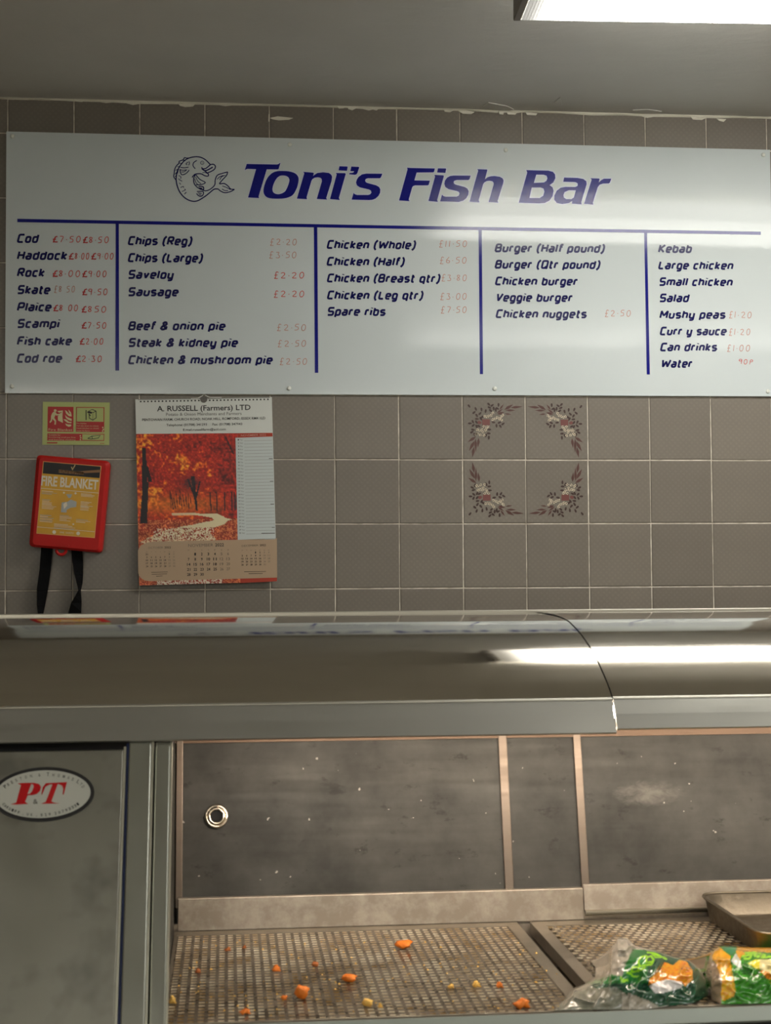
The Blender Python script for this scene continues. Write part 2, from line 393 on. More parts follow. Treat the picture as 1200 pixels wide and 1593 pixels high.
# tiles, each one a part of the wall
def tile_mesh(h0, h1):      # bevelled tile, origin at its grid centre
    a = P/2-.00115; mb = MB(); e = .0016; y1 = .0012; ym = -.0006; y0 = -.0016
    def ringp(i, y): return [(-a+i, y, h0+i), (a-i, y, h0+i), (a-i, y, h1-i), (-a+i, y, h1-i)]
    mb.add(ringp(0, y1)+ringp(0, ym)+ringp(e, y0), [(8, 9, 10, 11)]+[(i, (i+1) % 4, 4+(i+1) % 4, 4+i) for i in range(4)]+[(4+i, 4+(i+1) % 4, 8+(i+1) % 4, 8+i) for i in range(4)])
    return mb
def bake(mb, name):
    me = bpy.data.meshes.new(name); me.from_pydata([tuple(v) for v in mb.v], [], mb.f); me.materials.append(M_tile); me.update(); return me
full = bake(tile_mesh(-P/2+.0014, P/2-.00115), 'tile')
topcut = bake(tile_mesh(-P/2+.0014, min(P/2-.00115, ZC-.004-GZ(-.5))), 'tile')
tiles = {}
for j in range(-1, 9):
    for i in range(-4, 15):
        o = bpy.data.objects.new('tile', topcut if j == -1 else full); COL.objects.link(o); o.parent = wall_back
        o.location = (GX(i+.5)+random.uniform(-.0004, .0004), random.uniform(0, .0004), GZ(j+.5)+random.uniform(-.0003, .0003))
        o.rotation_euler = (random.uniform(-.003, .003), random.uniform(-.0015, .0015), random.uniform(-.003, .003))
        W[o] = Vector(o.location); tiles[(i, j)] = o
# decorated tiles: a spray of leaves and small flowers in one corner, mirrored on the four
def motif(i, j, fx, fy):
    cxp, czp = GX(i+.5), GZ(j+.5); T = tiles[(i, j)]; S = P/98.0
    def m(u, v, y=-.0022):      # u right, v down in 0..103 on the tile, measured from the ornament's corner
        uu = u if fx > 0 else 98-u; vv = v if fy > 0 else 98-v
        return Vector((GX(i)+uu*S, y, GZ(j)-vv*S))
    def ell(mb, u, v, a, b, ang, y=-.0022, n=8):
        ca, sa = math.cos(ang), math.sin(ang)
        pts = []
        for k in range(n):
            t = k*2*math.pi/n; X = a*math.cos(t); Y = b*math.sin(t)*(1-.25*math.cos(t))
            pts.append(m(u+X*ca-Y*sa, v+X*sa+Y*ca, y))
        mb.add(pts, [tuple(range(n))])
    A = MB(); B = MB(); Cc = MB(); Rr = MB()
    off = MB()
    def leaf(mb, a, b, w):
        pts = [a, ((a[0]*.65+b[0]*.35)-(b[1]-a[1])*w, (a[1]*.65+b[1]*.35)+(b[0]-a[0])*w), ((a[0]+b[0])/2-(b[1]-a[1])*w, (a[1]+b[1])/2+(b[0]-a[0])*w), b,
               ((a[0]+b[0])/2+(b[1]-a[1])*w, (a[1]+b[1])/2-(b[0]-a[0])*w), ((a[0]*.65+b[0]*.35)+(b[1]-a[1])*w, (a[1]*.65+b[1]*.35)-(b[0]-a[0])*w)]
        mb.add([m(*p) for p in pts], [tuple(range(6))])
    q = lambda x, y: (x/10.8-1.2, y/10.8-9.0)
    for a, b, w_ in [((600, 395), (720, 360), .16), ((640, 320), (710, 225), .12), ((720, 320), (870, 230), .13), ((735, 330), (910, 328), .09), ((820, 285), (1030, 265), .09), ((720, 385), (840, 398), .09), ((590, 380), (700, 300), .1),
                     ((240, 770), (100, 860), .13), ((215, 840), (120, 1010), .12), ((230, 800), (235, 1030), .09), ((205, 940), (175, 1115), .13), ((285, 790), (270, 950), .13)]:
        leaf(A, q(*a), q(*b), w_)
    for (x, y, an) in [(128, 262, .9), (240, 310, 1.2), (210, 368, -.7), (335, 318, 1.5), (310, 385, -.8), (255, 418, 1.0), (258, 475, .1), (190, 522, 1.1), (140, 550, 0), (195, 582, -.7), (250, 530, .9), (405, 345, 1.8), (350, 440, -.7), (325, 470, 1),
                       (460, 230, .8), (515, 248, -.6), (470, 285, .4), (540, 300, 1.5), (622, 240, 1.6), (575, 325, 1.4), (490, 335, .7), (600, 300, .4),
                       (585, 590, 1.5), (635, 535, -.4), (650, 595, 1.0), (695, 555, -.6), (535, 530, .2), (190, 655, .2), (170, 695, -.5), (215, 735, 1.2), (465, 650, 0), (455, 715, .1), (405, 750, 1.9), (455, 785, 1.6), (250, 600, 1.2), (290, 595, .5)]:
        u, v = q(x, y); ell(B, u, v, 3.1, 1.55, an)
    for (x, y) in [(392, 430), (460, 425), (500, 410), (525, 375), (520, 485), (600, 450), (640, 475), (670, 490), (690, 410), (660, 440), (265, 655), (300, 665), (345, 655), (375, 600), (440, 600), (420, 625), (260, 715), (310, 740), (375, 745), (240, 730), (350, 690), (400, 660), (430, 440), (565, 470)]:
        u, v = q(x, y)
        for k in range(5):
            t = k*1.2566+random.random(); ell(Cc, u+1.5*math.cos(t), v+1.5*math.sin(t), .95, .8, t, -.00225, 5)
        ell(B, u, v, .8, .7, 0, -.0024, 5)
    u, v = q(345, 480); u2, v2 = q(475, 580)
    Rr.add([m(u, v), m(u2, v), m(u2, v2), m(u, v2)], [(0, 1, 2, 3)]); u, v = q(300, 535); ell(Rr, u, v, 3.4, 2.6, .3)
    off0 = W[T]
    for nm, mb_, mt in (('leaf_print', A, M_leaf), ('small_leaf_print', B, M_leaf2), ('flower_print', Cc, M_flower), ('rose_print', Rr, M_rose)):
        o = obj(nm, mb_, mt, T)
    T.rotation_euler = (0, 0, 0)
motif(7, 4, 1, 1); motif(8, 4, -1, 1); motif(7, 5, 1, -1); motif(8, 5, -1, -1)
# plaster and flaking filler along the joint of wall and ceiling
mb = MB(); n = 420; xs = np.linspace(XL+.01, XR-.01, n)
hh = np.interp(xs, xs[::5], rng.uniform(.002, .0075, len(xs[::5])))
for k in range(n):
    h = hh[k] if rng.random() > .06 else hh[k]*1.5
    for (y, z) in ((-.0035, ZC+.001), (-.0045-rng.uniform(0, .001), ZC-h*.5), (-.0018, ZC-h), (.0005, ZC-h)): mb.v.append(Vector((xs[k], y, z)))
for k in range(n-1):
    for q in range(3): mb.f.append((k*4+q, (k+1)*4+q, (k+1)*4+q+1, k*4+q+1))
obj('filler_bead', mb, M_plaster, wall_back)
mw = wallm(-.002)
for pts in ([(541, 166), (548, 167), (555, 166), (554, 169), (548, 172), (542, 170)], [(525, 166), (536, 167), (535, 169), (527, 169)], [(278, 162), (290, 161), (303, 163), (300, 166), (288, 167), (280, 165)],
            [(420, 184), (432, 181.5), (456, 184), (450, 186.5), (434, 187.5), (424, 186)], [(418, 178), (420, 178), (419.5, 190), (417.5, 189)], [(713, 173), (724, 172), (738, 175), (733, 178), (720, 177.5)], [(775, 174), (784, 175), (783, 179), (777, 178)], [(788, 175), (804, 176), (802, 179), (790, 178.5)],
            [(818, 175.5), (836, 177), (834, 180), (820, 179)], [(690, 171), (706, 172), (700, 175), (692, 174)], [(574, 167), (590, 169), (586, 172), (578, 170)], [(115, 154), (132, 155), (128, 159), (118, 158)], [(1075, 182), (1098, 184), (1092, 187), (1078, 186)], [(1115, 185), (1130, 186), (1126, 190), (1118, 188)]):
    mb = MB(); px(mb, mw, pts, (0, -.003, 0)); obj('plaster_flake', mb, M_plaster, wall_back)
mc = levm(ZC-.002)
mb = MB()
for pts in ([(752, 165), (760, 160), (775, 163), (790, 166), (800, 171), (780, 172), (765, 170)], [(985, 172), (1010, 171), (1030, 174), (1005, 176)], [(862, 160), (872, 152), (875, 163), (868, 168)]):
    px(mb, mc, pts, (0, 0, .003))
obj('flaking_paint', mb, M_ceil, ceiling)

# ================================================================== CEILING LIGHTS
def diffuser_mat(name, strength, x0, x1):
    m = mat(name, (.8, .8, .78), .4); N, L, b = nodes(m)
    tc = N.new('ShaderNodeTexCoord'); sep = N.new('ShaderNodeSeparateXYZ'); L.new(tc.outputs['Object'], sep.inputs[0])
    wv = N.new('ShaderNodeTexWave'); wv.inputs['Scale'].default_value = 55; wv.bands_direction = 'X'; L.new(tc.outputs['Object'], wv.inputs[0])
    wy = N.new('ShaderNodeTexWave'); wy.inputs['Scale'].default_value = 55; wy.bands_direction = 'Y'; L.new(tc.outputs['Object'], wy.inputs[0])
    mul = N.new('ShaderNodeMath'); mul.operation = 'ADD'; L.new(wv.outputs[1], mul.inputs[0]); L.new(wy.outputs[1], mul.inputs[1])
    mr = N.new('ShaderNodeMapRange'); mr.inputs[1].default_value = 0; mr.inputs[2].default_value = 2; mr.inputs[3].default_value = .25; mr.inputs[4].default_value = 1; L.new(mul.outputs[0], mr.inputs[0])
    # the tubes stop short of the fitting's ends, so the prismatic cover is dimmer there
    fal = N.new('ShaderNodeMapRange'); fal.interpolation_type = 'SMOOTHSTEP'; fal.inputs[1].default_value = x0+.005; fal.inputs[2].default_value = x0+.2; fal.inputs[3].default_value = .02; fal.inputs[4].default_value = 1; L.new(sep.outputs[0], fal.inputs[0])
    fb = N.new('ShaderNodeMapRange'); fb.interpolation_type = 'SMOOTHSTEP'; fb.inputs[1].default_value = x1-.005; fb.inputs[2].default_value = x1-.1; fb.inputs[3].default_value = .05; fb.inputs[4].default_value = 1; L.new(sep.outputs[0], fb.inputs[0])
    a = N.new('ShaderNodeMath'); a.operation = 'MULTIPLY'; L.new(fal.outputs[0], a.inputs[0]); L.new(fb.outputs[0], a.inputs[1])
    c = N.new('ShaderNodeMath'); c.operation = 'MULTIPLY'; L.new(a.outputs[0], c.inputs[0]); L.new(mr.outputs[0], c.inputs[1])
    d = N.new('ShaderNodeMath'); d.operation = 'MULTIPLY'; d.inputs[1].default_value = strength; L.new(c.outputs[0], d.inputs[0])
    L.new(d.outputs[0], b.inputs['Emission Strength']); b.inputs['Emission Color'].default_value = (1, .975, .905, 1)
    return m
def ceiling_light(x, y, rz, length, width, strength, label, drop=.08):
    t = thing('ceiling_light', (0, 0, 0), label, 'light', 'tube light fittings on the ceiling')
    h = .001
    mb = MB().box(0, .016, 0, width, -drop, 0).box(length-.016, length, 0, width, -drop, 0)
    W[t] = Vector((0, 0, 0)); e = obj('end_cap', MB().box(0, .014, 0, width, -drop, -h), M_brown, t); bevel(e, .002)
    e = obj('end_cap', MB().box(length-.014, length, 0, width, -drop, -h), M_brown, t); bevel(e, .002)
    obj('gear_tray', MB().box(.014, length-.014, .02, width-.02, -.03, -h), mat('white_gear_tray', (.7, .7, .66), .5), t)
    dm = diffuser_mat('prismatic_diffuser_side', strength*.6, .014, length-.014)
    for ya, yb in ((-.0015, 0), (width, width+.0015)): obj('diffuser_side', MB().box(.0145, length-.0145, ya, yb, -drop+.003, -.02), dm, t)
    prof = [(0, -.028), (0, -drop+.006), (.004, -drop+.001), (.008, -drop), (width-.008, -drop), (width-.004, -drop+.001), (width, -drop+.006), (width, -.028)]
    d = MB(); d.v = [Vector((X, a, b)) for X in (.014, length-.014) for a, b in prof]; k = len(prof)
    d.f = [(i, i+1, k+i+1, k+i) for i in range(k-1)]
    obj('prismatic_diffuser', d, diffuser_mat('prismatic_diffuser', strength, .014, length-.014), t)
    t.location = (x, y, ZC); t.rotation_euler = (0, 0, rz); return t
FL = levm(ZC-.08)(799, 33)
rz = -.045; Wd = .32
ceiling_light(FL.x+math.sin(rz)*Wd, FL.y-Wd*math.cos(rz), rz, 1.5, Wd, LAMP_FRONT, 'long tube light with brown end caps and prismatic cover, nearest the tiled wall')
ceiling_light(.72, -3.50, 0, 1.24, .45, LAMP_BACK, 'tube light with prismatic cover over the customer side, left of two in line')
ceiling_light(2.02, -3.50, 0, 1.24, .45, LAMP_BACK, 'tube light with prismatic cover over the customer side, right of two in line')
ceiling_light(-1.75, -6.7, 0, 1.5, .25, FILL_REAR, 'unseen fill light added by the front wall, left of two in line')  # rear pair is added fill, out of view
ceiling_light(.45, -6.7, 0, 1.5, .25, FILL_REAR*.5, 'unseen fill light added by the front wall, right of two in line')

# ================================================================== MENU BOARD
bp0, bn = Vector((0, -.0075, wallm(0)(600, 614).z)), Vector((0, 1, .007)).normalized()
mbd = plane(bp0, bn); mb1 = plane(bp0-bn*.0005, bn); mb2 = plane(bp0-bn*.0008, bn)
menu = thing('menu_board', mbd(600, 614), 'long white plastic menu board with navy lettering fixed across the tiled wall', 'menu board')
mb = MB(); px(mb, mbd, [(10.5, 205), (1198, 233.5), (1205.5, 616.5), (8.2, 611)], bn*.004); bevel(obj('panel', mb, M_board, menu), .0008, 1)
def bl(name, mb, m, label=None):
    o = obj(name, mb, m, menu)
    if label: o['label'] = label
    return o
mb = MB(); px(mb, mb1, [(27, 340.3), (600, 350.6), (1184, 360.4), (1184, 365.2), (600, 355.6), (27, 345.6)]); bl('heading_rule', mb, M_navy)
for a, b in (((180, 185, 347), (179.6, 185.4, 576.5)), ((488.5, 493.8, 353), (490, 495.4, 580)), ((744.9, 749.8, 358), (746.9, 751.8, 582)), ((1002.6, 1007, 362), (1006.6, 1011.4, 582.5))):
    mb = MB(); px(mb, mb1, [(a[0], a[2]), (a[1], a[2]), (b[1], b[2]), (b[0], b[2])]); bl('column_rule', mb, M_navy)
for x, y in ((19.5, 212), (451, 225), (787, 233.5), (1188, 241), (19, 601), (450, 604), (770, 604.5), (1195, 609)):
    c = mb1(x, y); mb = MB(); rings = []
    for (r, d) in ((.0052, 0), (.0052, .0012), (.0042, .0024), (.0022, .0031)): rings.append([c+Vector((r*math.cos(k*math.pi/6), -d, r*math.sin(k*math.pi/6))) for k in range(12)])
    vs = [p for g in rings for p in g]; fs = [(g*12+k, g*12+(k+1) % 12, g*12+12+(k+1) % 12, g*12+12+k) for g in range(3) for k in range(12)]+[tuple(range(36, 48))]
    mb.add(vs, fs); obj('screw_cap', mb, M_screw, menu, True)
# big heading, traced letter by letter
def tr(ox, oy, s, pts): return [(ox+x/s, oy+y/s) for x, y in pts]
HEAD = [
 (370, 240, 10, 0, [[(140, 150), (300, 153), (610, 158), (635, 152), (650, 138), (665, 133), (636, 232), (620, 236), (452, 235), (330, 640), (324, 660), (336, 682), (160, 673), (285, 232), (150, 228), (130, 235), (108, 250)]]),
 (370, 240, 10, 1, [[(680, 258), (800, 265), (900, 300), (948, 370), (935, 480), (900, 570), (850, 640), (760, 680), (640, 692), (500, 685), (430, 650), (400, 580), (415, 480), (460, 370), (530, 295), (600, 265)],
                    [(700, 330), (770, 345), (803, 390), (795, 450), (760, 540), (720, 590), (640, 620), (570, 605), (542, 560), (550, 490), (590, 400), (640, 345)]]),
 (370, 240, 10, 0, [[(1015, 272), (1175, 285), (1186, 296), (1174, 338), (1200, 315), (1240, 290), (1330, 279), (1420, 290), (1456, 318), (1470, 350), (1460, 420), (1378, 680), (1392, 706), (1230, 696), (1310, 420), (1306, 385), (1285, 365), (1245, 358), (1200, 364), (1165, 385), (1148, 412), (1072, 670), (1080, 700), (920, 690), (1035, 300), (1032, 288)]]),
 (480, 240, 10, 0, [[(482, 185), (606, 190), (612, 200), (600, 258), (470, 250)]]),
 (480, 240, 10, 0, [[(425, 290), (570, 292), (582, 306), (475, 680), (490, 712), (335, 697), (440, 312)]]),
 (480, 240, 10, 0, [[(667, 190), (784, 195), (792, 205), (762, 295), (745, 314), (725, 320), (632, 312), (642, 291), (688, 288), (708, 275), (711, 265), (652, 262)]]),
 (480, 240, 10, 0, [[(1152, 302), (1128, 362), (1112, 374), (925, 374), (895, 384), (884, 405), (890, 428), (912, 444), (1055, 482), (1100, 508), (1120, 545), (1116, 600), (1090, 650), (1045, 690), (1000, 708), (940, 714), (672, 706), (704, 598), (720, 620), (760, 632), (930, 632), (962, 622), (980, 595), (972, 565), (940, 548), (800, 515), (756, 485), (741, 440), (752, 395), (782, 350), (835, 312), (900, 300)]]),
 (610, 240, 10, 0, [[(230, 208), (300, 212), (669, 220), (656, 272), (643, 282), (385, 285), (350, 405), (592, 410), (574, 472), (560, 485), (360, 485), (330, 495), (314, 520), (266, 690), (262, 708), (276, 730), (110, 719), (240, 245), (242, 225)]]),
 (610, 240, 10, 0, [[(716, 218), (838, 220), (845, 228), (832, 290), (702, 284)]]),
 (610, 240, 10, 0, [[(660, 320), (800, 327), (810, 338), (705, 710), (716, 741), (568, 726), (672, 345)]]),
 (680, 240, 10, 0, [[(527, 332), (508, 388), (492, 400), (310, 400), (270, 412), (260, 435), (268, 458), (295, 472), (430, 508), (475, 533), (495, 575), (488, 630), (460, 680), (410, 722), (340, 741), (50, 732), (80, 627), (100, 650), (140, 660), (305, 660), (340, 645), (353, 610), (340, 585), (310, 572), (180, 542), (130, 508), (115, 460), (125, 410), (160, 362), (205, 338), (260, 330)]]),
 (680, 240, 10, 0, [[(626, 231), (778, 236), (786, 244), (748, 388), (790, 356), (840, 341), (900, 338), (980, 350), (1022, 374), (1038, 405), (1032, 450), (945, 725), (958, 752), (805, 742), (884, 470), (882, 440), (862, 420), (820, 413), (775, 418), (740, 436), (720, 465), (650, 715), (662, 748), (508, 737), (640, 265), (640, 247)]]),
 (800, 240, 7.5, 0, [[(143, 184), (250, 187), (400, 190), (455, 205), (480, 235), (483, 280), (460, 330), (415, 360), (450, 385), (463, 425), (450, 490), (415, 540), (360, 568), (290, 572), (55, 565), (155, 212)],
                     [(260, 238), (345, 239), (380, 250), (390, 280), (378, 310), (350, 328), (232, 334)], [(207, 388), (310, 388), (345, 400), (355, 435), (340, 485), (300, 510), (180, 510)]]),
 (800, 240, 7.5, 0, [[(585, 271), (740, 275), (810, 288), (845, 315), (848, 350), (785, 560), (790, 585), (677, 575), (680, 545), (640, 570), (560, 580), (500, 568), (470, 530), (472, 480), (500, 425), (545, 390), (600, 380), (718, 381), (742, 368), (744, 342), (725, 328), (700, 324), (574, 321)],
                     [(640, 420), (722, 421), (698, 505), (670, 523), (610, 522), (582, 505), (577, 475), (592, 440)]]),
 (800, 240, 7.5, 0, [[(888, 279), (992, 282), (1000, 290), (990, 328), (1020, 300), (1050, 285), (1136, 284), (1120, 330), (1105, 341), (1040, 342), (1000, 355), (978, 385), (920, 565), (926, 586), (818, 577), (905, 300), (903, 290)]]),
]
for hm, mpl, grow in ((M_white_edge, mb1, .9), (M_navy, mb2, 0)):
    for ox, oy, s, sm, loops in HEAD:
        ls = [cr_curve(tr(ox, oy, s, l), True, 3) if sm else tr(ox, oy, s, l) for l in loops]
        mb = MB()
        if grow:
            for l in ls: stroke2d(mb, mpl, l, grow*2.0, True)
            bl('letter_outline', mb, hm)
        else:
            holes(mb, mpl, ls); bl('heading_letter', mb, hm)
# fish drawing
FISH = [([(190, 500), (200, 400), (240, 300), (320, 200), (420, 150), (540, 140), (640, 180), (725, 262)], 1.25), ([(725, 262), (770, 255), (802, 285), (790, 330), (740, 365), (680, 390)], 1.2), ([(725, 262), (680, 300), (640, 325), (590, 322)], 1.2),
 ([(590, 322), (640, 355), (700, 335), (760, 300)], 1.4), ([(590, 300), (600, 330), (650, 370), (690, 405), (690, 438), (640, 435), (590, 408), (540, 402), (480, 415), (440, 460)], 1.2), ([(600, 388), (640, 385), (690, 405)], .6),
 ([(190, 490), (205, 580), (250, 690), (330, 780), (430, 828), (520, 825), (620, 770), (700, 710), (780, 645), (840, 640)], 1.35), ([(320, 150), (360, 160), (420, 152)], 1), ([(320, 150), (300, 185), (240, 210), (235, 240), (200, 275), (170, 330), (160, 400), (155, 450), (190, 500)], 1.1),
 ([(320, 190), (240, 300), (210, 400)], .9), ([(300, 190), (340, 200)], .7), ([(245, 235), (290, 250)], .7), ([(210, 290), (255, 300)], .7), ([(180, 350), (225, 330)], .7), ([(170, 410), (215, 370)], .7), ([(175, 450), (205, 420)], .7),
 ([(515, 195), (465, 230), (455, 280), (490, 325)], 1), ([(375, 220), (345, 250), (365, 265)], .8), ([(390, 212), (400, 240), (385, 270)], .8),
 ([(260, 305), (320, 310), (385, 300)], .9), ([(255, 340), (300, 350), (360, 340)], .8), ([(395, 345), (350, 395), (290, 420), (260, 390), (250, 330)], 1), ([(270, 375), (310, 375), (350, 350)], .7),
 ([(230, 430), (265, 450), (260, 480)], .7), ([(225, 480), (250, 500), (285, 520)], .7), ([(240, 545), (265, 570)], .7), ([(260, 620), (300, 600), (310, 620)], .7), ([(280, 680), (335, 655), (320, 640)], .7), ([(320, 720), (350, 690)], .9),
 ([(490, 415), (465, 480), (475, 560), (530, 620), (590, 650)], 1.1), ([(500, 420), (560, 490), (645, 538), (590, 570), (500, 575)], 1), ([(495, 450), (530, 520), (580, 560)], .7), ([(480, 480), (500, 540), (530, 570)], .7),
 ([(540, 600), (610, 605), (615, 650), (560, 640)], 1.3), ([(545, 625), (600, 630)], 1.2), ([(515, 680), (610, 680), (610, 730), (575, 755), (535, 740), (510, 710)], 1.1), ([(530, 700), (590, 710)], .9), ([(545, 725), (585, 735)], .8),
 ([(590, 650), (650, 668), (720, 645), (790, 580), (800, 500), (830, 430), (900, 400), (995, 375)], 1.15), ([(995, 375), (975, 430), (920, 490), (885, 530), (870, 560), (940, 555), (1000, 595), (1040, 640), (1100, 645)], 1.15),
 ([(1100, 645), (1040, 680), (950, 698), (880, 670), (840, 635)], 1.15), ([(830, 490), (870, 450), (930, 430)], .8), ([(960, 425), (900, 450), (870, 500)], .8), ([(910, 595), (960, 610), (1040, 650)], .8), ([(905, 640), (950, 665), (1000, 665)], .8)]
mb = MB()
for pts, wd in FISH: stroke2d(mb, mb1, cr_curve(tr(255, 230, 10, pts), False, 4), wd*1.25+.15)
stroke2d(mb, mb1, [(255+(597+26*math.cos(t))/10, 230+(233+26*math.sin(t))/10) for t in np.linspace(0, 5.8, 12)], .8, True); stroke2d(mb, mb1, [(314.3, 253.3), (315.3, 253.5)], 1.2)
bl('fish_drawing', mb, M_navy2, 'navy line drawing of a curled fish')
LINES = [('Cod', 26, 61.5, 378), ('Haddock', 26, 106.5, 404.3), ('Rock', 26, 71.5, 431), ('Skate', 26, 80, 457.8), ('Plaice', 26, 81.8, 484.5), ('Scampi', 26, 94.5, 510.5), ('Fish cake', 26, 113.5, 537.5), ('Cod roe', 25.5, 98.2, 564.5),
 ('Chips (Reg)', 198.5, 300.5, 381.5), ('Chips (Large)', 198.5, 317, 408), ('Saveloy', 198.5, 272, 434), ('Sausage', 198.5, 279.5, 461), ('Beef & onion pie', 199, 352.5, 514), ('Steak & kidney pie', 199, 372, 540), ('Chicken & mushroom pie', 199, 426, 566.8),
 ('Chicken (Whole)', 508, 648.5, 387.3), ('Chicken (Half)', 508, 631, 413.5), ('Chicken (Breast qtr)', 508.3, 686.5, 439.5), ('Chicken (Leg qtr)', 508.5, 660, 466), ('Spare ribs', 508.5, 602, 491.5),
 ('Burger (Half pound)', 769.5, 942.5, 392.5), ('Burger (Qtr pound)', 769.5, 935.5, 418), ('Chicken burger', 770, 901, 444), ('Veggie burger', 771, 893, 469.5), ('Chicken nuggets', 771, 915, 495),
 ('Kebab', 1024, 1078.5, 393.5), ('Large chicken', 1024, 1143, 419.3), ('Small chicken', 1025, 1142, 445), ('Salad', 1025.5, 1074, 470.3), ('Mushy peas', 1026, 1131, 496), ('Curr y sauce', 1026.5, 1132.5, 521.8), ('Can drinks', 1027, 1118, 546.7), ('Water', 1028, 1079.5, 572.3)]
for s, x0, x1, y in LINES:
    cap = 14.6 - (x0/1200)*1.0; sl = .0125-(y-380)*.00006
    write(b := MB(), mb1, s, (x0, y), (x1, y+(x1-x0)*sl*.5), cap, .22, FONT, .24, .30, .2)
    bl('menu_line', b, M_navy2)
PR = [('£ 7.50', 82, 124, 377, 0), ('£8.50', 129, 168, 378, 0), ('£8.00', 107, 137, 403.5, 0), ('£9.00', 142, 175, 403.5, 0), ('£8.00', 82, 123, 430.5, 0), ('£9.00', 128, 164, 431, 0), ('£8 50', 84, 115, 454.5, 1), ('£9.50', 128, 166, 459, 0),
 ('£8 00', 83, 120, 484, 0), ('£850', 127, 164, 486, 0), ('£7.50', 127, 164, 511, 0), ('£2.00', 124, 159, 536, 0), ('£2.30', 118, 157, 563, 0),
 ('£2.20', 420, 460.5, 381, 1), ('£3.50', 419, 460, 401.5, 1), ('£2.20', 426, 472, 433, 0), ('£2.20', 426, 472, 462, 0), ('£2.50', 431, 475, 514, 1), ('£2.50', 432, 475, 539, 1), ('£2.50', 435, 476.5, 567, 1),
 ('£11.50', 683, 725, 384, 1), ('£6.50', 684, 724.5, 409.5, 1), ('£3.80', 687, 725, 437, 1), ('£3.00', 685, 725, 466, 1), ('£7.50', 686, 725, 486.5, 1), ('£2.50', 941, 980, 492, 1),
 ('£1.20', 1134, 1168, 494.5, 1), ('£1.20', 1134, 1166, 521, 1), ('£1.00', 1131, 1166, 546.5, 1), ('90p', 1149, 1170, 566.5, 0)]
for s, x0, x1, y, faint in PR:
    x1 += 2
    c = 10.2 if len(s) > 3 else 8
    if x0 < 170 and not faint and s[0] == '£':
        g = MB(); fx = x0+8.5
        text(g, mb1, '£', (x0, y), (x0+8.0, y), 10.5, .02); bl('price_symbol', g, M_red_print)
        b = MB(); write(b, mb1, s[1:].strip(), (x0+(10 if ' ' in s[:2] else 8.8), y), (x1, y+.4), c, .105, HAND, .06, .3, .3, .25); bl('price', b, M_red_pen)
    else:
        b = MB(); write(b, mb1, s, (x0, y), (x1, y+.5), c, .09 if faint else .105, HAND, .06, .3, .3, .35); bl('price', b, M_red_faint if faint else M_red_pen)

# ================================================================== CALENDAR
cal = thing('wall_calendar', wallm(-.008)(320, 905), 'paper wall calendar with an autumn woodland photo hanging below the menu board', 'calendar')
kp = plane(wallm(-.006)(320, 622), Vector((0, 1, -.03)).normalized())      # the sheets swing off the wall a little at the foot
kn = Vector((0, 1, -.03)).normalized()
k1 = plane(wallm(-.006)(320, 622)-kn*.0006, kn); k2 = plane(wallm(-.006)(320, 622)-kn*.001, kn); k3 = plane(wallm(-.006)(320, 622)-kn*.0014, kn)
def cl(name, mb, m, label=None):
    o = obj(name, mb, m, cal)
    if label: o['label'] = label
    return o
mb = MB(); px(mb, kp, [(210.8, 621.5), (423, 617.8), (431.2, 904.5), (216.8, 911)], kn*.0035); cl('sheet_stack', mb, M_paper)
mb = MB(); px(mb, k2, [(210.6, 621.3), (423.2, 617.6), (424, 673.3), (211.8, 675)], kn*.0009); cl('header_card', mb, M_paper)
mb = MB()
for k in range(36):
    x = 219+ k*(417-219)/35
    if 311 < x < 326: continue
    y = 624.6-(x-219)*.0172; px(mb, k3, [(x-1.2, y-1), (x+1.2, y-1), (x+1.2, y+1.2), (x-1.2, y+1.2)])
cl('binding_hole', mb, M_black)
mb = MB(); stroke2d(mb, k3, [(x, 623.6-(x-219)*.0172+.0-1.8) for x in (215, 420)], .8); cl('binding_wire', mb, M_ink)
mb = MB(); mb.tube([wallm(-.009)(x, y) for x, y in ((297, 620), (308, 619.5), (314.5, 616), (318, 612.8), (321.5, 616), (327, 618.6), (345, 618.5))], .0011, 6); cl('wire_hanger', mb, M_wire)
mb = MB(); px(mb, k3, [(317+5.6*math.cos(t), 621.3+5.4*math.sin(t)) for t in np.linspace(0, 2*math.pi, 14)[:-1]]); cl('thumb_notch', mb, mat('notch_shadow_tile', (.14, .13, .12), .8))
for s, a, b, c, bo, m_ in (('A. RUSSELL (Farmers) LTD', (244.5, 639.8), (390, 637.6), 8.6, .012, M_black), ('Potato & Onion Merchants and Farmers', (258.5, 647), (376, 645.4), 5.0, 0, M_ink), ('PENTOWAN FARM, CHURCH ROAD, NOAK HILL, ROMFORD, ESSEX RM4 1LD', (221.5, 655), (413, 652.2), 4.0, .01, M_black),
                         ('Telephone: (01708) 341293     Fax: (01708) 347943', (259, 663), (377, 661.2), 3.8, .01, M_black), ('E.mail.russellfarm@aol.com', (285, 670.4), (351.5, 669.4), 3.8, .01, M_black)):
    mb = MB(); text(mb, k3, s, a, b, c, bo); cl('header_text', mb, m_)
